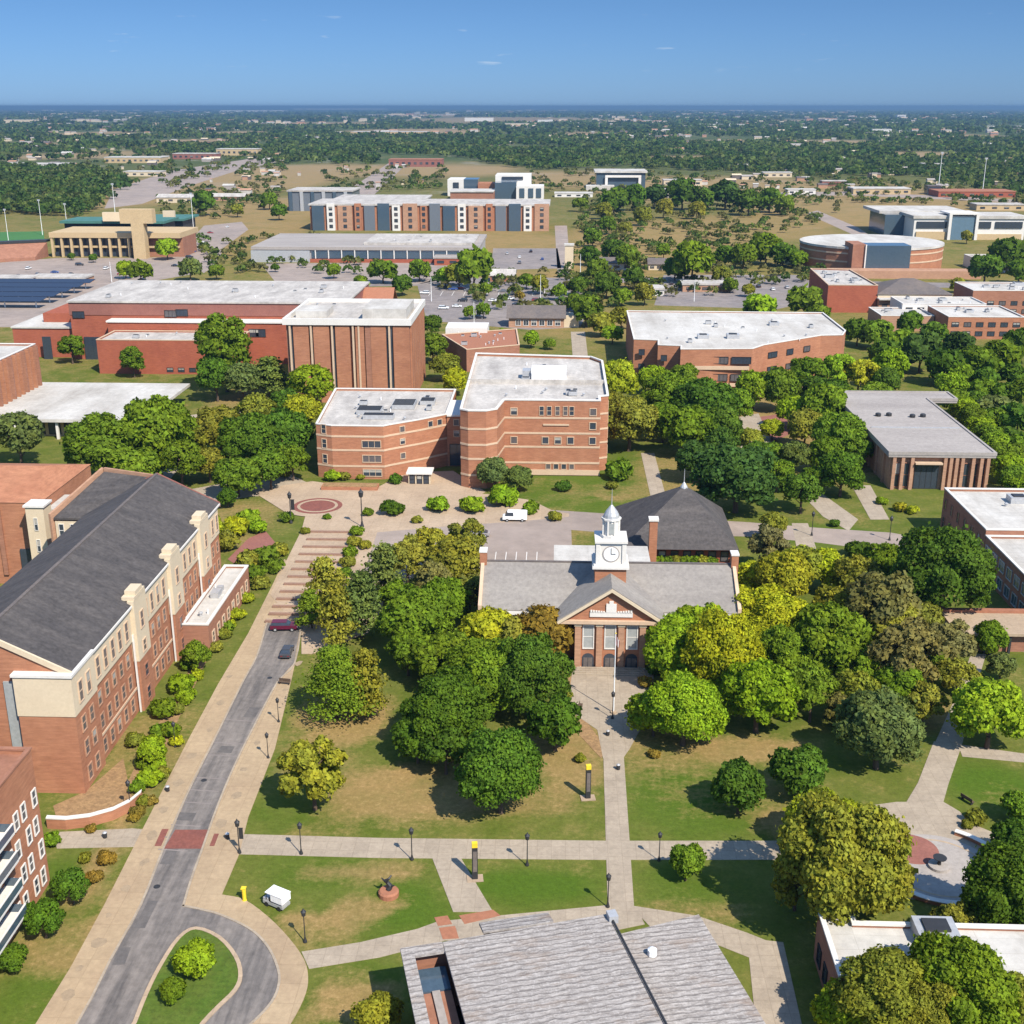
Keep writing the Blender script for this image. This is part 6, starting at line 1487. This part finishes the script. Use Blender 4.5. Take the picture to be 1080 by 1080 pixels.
# yellow post, sculpture, benches, bins
x, y = W(258, 950); t = thing('yellow_post', 'short bright yellow post on the grass beside the white van', 'post', (x, y, .0))
MB().lathe([(.28,0),(.28,.1),(.24,.12),(.24,1.5),(.27,1.52),(.2,1.75)], 12).build('post', 'yellow_paint', t)
MB().box(-.3, .3, -.3, .3, 1.76, 1.85).build('cap', 'yellow_paint', t)
x, y = W(410, 944); t = thing('sculpture', 'dark twisted sculpture on a round terracotta plinth on the lawn', 'sculpture', (x, y, 0))
MB().lathe([(1.25,0),(1.25,.55),(1.05,.75)], 16).build('plinth', 'terracotta', t)
sc = MB(); pts = [(0,0,.74),(.25,.1,1.2),(-.2,.25,1.7),(-.35,-.1,2.1),(.1,-.25,2.45),(.4,.1,2.75)]
for i, (a_, b_) in enumerate(zip(pts[:-1], pts[1:])): sc.tube(a_, b_, .34-.05*i, .29-.05*i, 9)
sc.tube((-.35,-.1,2.0), (-.85,.2,2.3), .16, .05, 7); sc.tube((.25,.1,1.25), (.75,-.2,1.5), .18, .06, 7)
sc.build('figure', 'dark_metal', t)
bin_b = MB().lathe([(.30,0),(.34,.05),(.36,.85),(.30,.88)], 12).mesh('body', 'dark_metal'); bin_l = MB().lathe([(.37,.881),(.37,.95),(.16,1.1)], 12).mesh('lid', 'grey_metal')
for px, py, lb in ((111,884,'dark litter bin at the drive end of the path below the retaining wall'),(240,885,'dark litter bin on the pavement beside the brick crosswalk'),(177,835,'dark litter bin alone on the left-hand pavement of the drive'),(641,776,'dark litter bin at the head of the path to the clock hall'),(652,812,'dark litter bin along the path to the clock hall')):
    x, y = W(px, py); t = thing('litter_bin', lb, 'bin', (x, y, .1), 0, 'dark litter bins'); t.scale = (.8, .8, .8); link('body', bin_b, t); link('lid', bin_l, t)
be_s = MB().box(-1.0, 1.0, -.25, .25, .42, .48).mesh('seat', 'bark'); be_b = MB().box(-1.0, 1.0, .22, .28, .5, .95).mesh('backrest', 'bark'); be_l = MB().box(-.05, .05, -.22, .26, 0, .419).mesh('leg', 'dark_metal')
for px, py, rz, lb in ((612,748,80,'wooden bench on the left edge of the portico court'),(684,748,-80,'wooden bench on the right edge of the portico court'),(1020,846,120,'wooden bench by the planting at the ringed court'),(300,722,-10,'wooden bench on the right-hand pavement of the drive')):
    x, y = W(px, py); t = thing('bench', lb, 'bench', (x, y, .06), R(rz), 'wooden benches')
    link('seat', be_s, t); link('backrest', be_b, t)
    for sx in (-.8, .8): link('leg', be_l, t, (sx, 0, 0))
# curved pale seat walls round the ringed court
def arc_wall(label, a0, a1, rad, c):
    t = thing('seat_wall', label, 'wall', (c[0], c[1], .05)); mb, mc = MB(), MB(); n = 12
    for i in range(n):
        p0, p1 = R(a0+(a1-a0)*i/n), R(a0+(a1-a0)*(i+1)/n)
        q = [(rad*math.cos(p0), rad*math.sin(p0)), (rad*math.cos(p1), rad*math.sin(p1)), ((rad+.6)*math.cos(p1), (rad+.6)*math.sin(p1)), ((rad+.6)*math.cos(p0), (rad+.6)*math.sin(p0))]
        mb.prism(q, 0, .5); mc.prism([(q[0][0]*.99, q[0][1]*.99), (q[1][0]*.99, q[1][1]*.99), (q[2][0]*1.01, q[2][1]*1.01), (q[3][0]*1.01, q[3][1]*1.01)], .503, .6)
    mb.build('wall', 'brick_orange', t); mc.build('coping', 'white_paint', t)
arc_wall('curved pale seat wall on the near side of the ringed court', 230, 300, r1*1.05, c1)
arc_wall('curved pale seat wall on the far side of the ringed court', 20, 60, r1*1.15, c1)
x, y = c1; t = thing('fountain', 'small dark fountain bowl at the centre of the ringed court', 'fountain', (x, y, .08))
MB().lathe([(1.3,0),(1.3,.35),(1.0,.4)], 18).build('basin', 'grey_roof', t); MB().lathe([(.25,.41),(.2,1.0),(.8,1.3),(.85,1.42)], 14).build('bowl', 'dark_metal', t)
# tall floodlight masts and cell masts far out
def mast(px, pyb, pyt, label, heads=1):
    x, y = W(px, pyb); m_ = mpp(px, pyb); lo, hi = 0.0, 89.0
    for _ in range(40):
        mid = (lo+hi)/2
        if PX(x, y, mid)[1] > pyt: lo = mid
        else: hi = mid
    t = thing('light_mast', label, 'mast', (x, y, 0), 0, 'tall floodlight masts'); h = lo; r_ = m_*.28
    MB().tube((0,0,0), (0,0,h), r_*1.3, r_*.7, 6).build('pole', 'white_metal', t)
    if heads: MB().box(-r_*5, r_*5, -r_*.6, r_*.6, h, h+r_*6).build('lamp_rack', 'grey_metal', t)
for px, b_, tp, lb in ((10,262,222,'stadium floodlight mast at the left edge of the photo'),(45,248,212,'stadium floodlight mast above the green stand roof'),(72,250,216,'stadium floodlight mast left of the T-shaped tower'),(123,240,195,'stadium floodlight mast directly behind the T-shaped tower'),(205,252,205,'floodlight mast right of the beige stadium'),(990,196,162,'tall floodlight mast behind the white-framed office'),(1036,204,168,'tall floodlight mast at the far right woods')): mast(px, b_, tp, lb)
for px, b_, tp, lb in ((500,345,318,'slim lot light at the near side of the big parking lot'),(455,318,292,'slim lot light behind the brick pier tower'),(570,318,290,'slim lot light in the middle of the big parking lot'),(612,292,268,'slim lot light beside the cream pylon'),(732,318,296,'slim lot light in the lot behind the library'),(118,298,276,'slim lot light in the stadium car park')): mast(px, b_, tp, lb, 0)

# ------------------------------------------------------------------ the air
hz = MB().box(-60000, 60000, -60000, 60000, -1.0, 101.0).build('haze', 'glass')
hm = bpy.data.materials.new('air'); hm.use_nodes = True; hm.node_tree.nodes.clear()
ho = hm.node_tree.nodes.new('ShaderNodeOutputMaterial'); pv = hm.node_tree.nodes.new('ShaderNodeVolumePrincipled')
pv.inputs['Color'].default_value = (.22, .38, .56, 1); pv.inputs['Density'].default_value = 7.5e-5; pv.inputs['Anisotropy'].default_value = .2
hm.node_tree.links.new(pv.outputs[0], ho.inputs['Volume'])
hz.data.materials.clear(); hz.data.materials.append(hm); hz['kind'] = 'stuff'; hz['label'] = 'blue haze over the far plain'
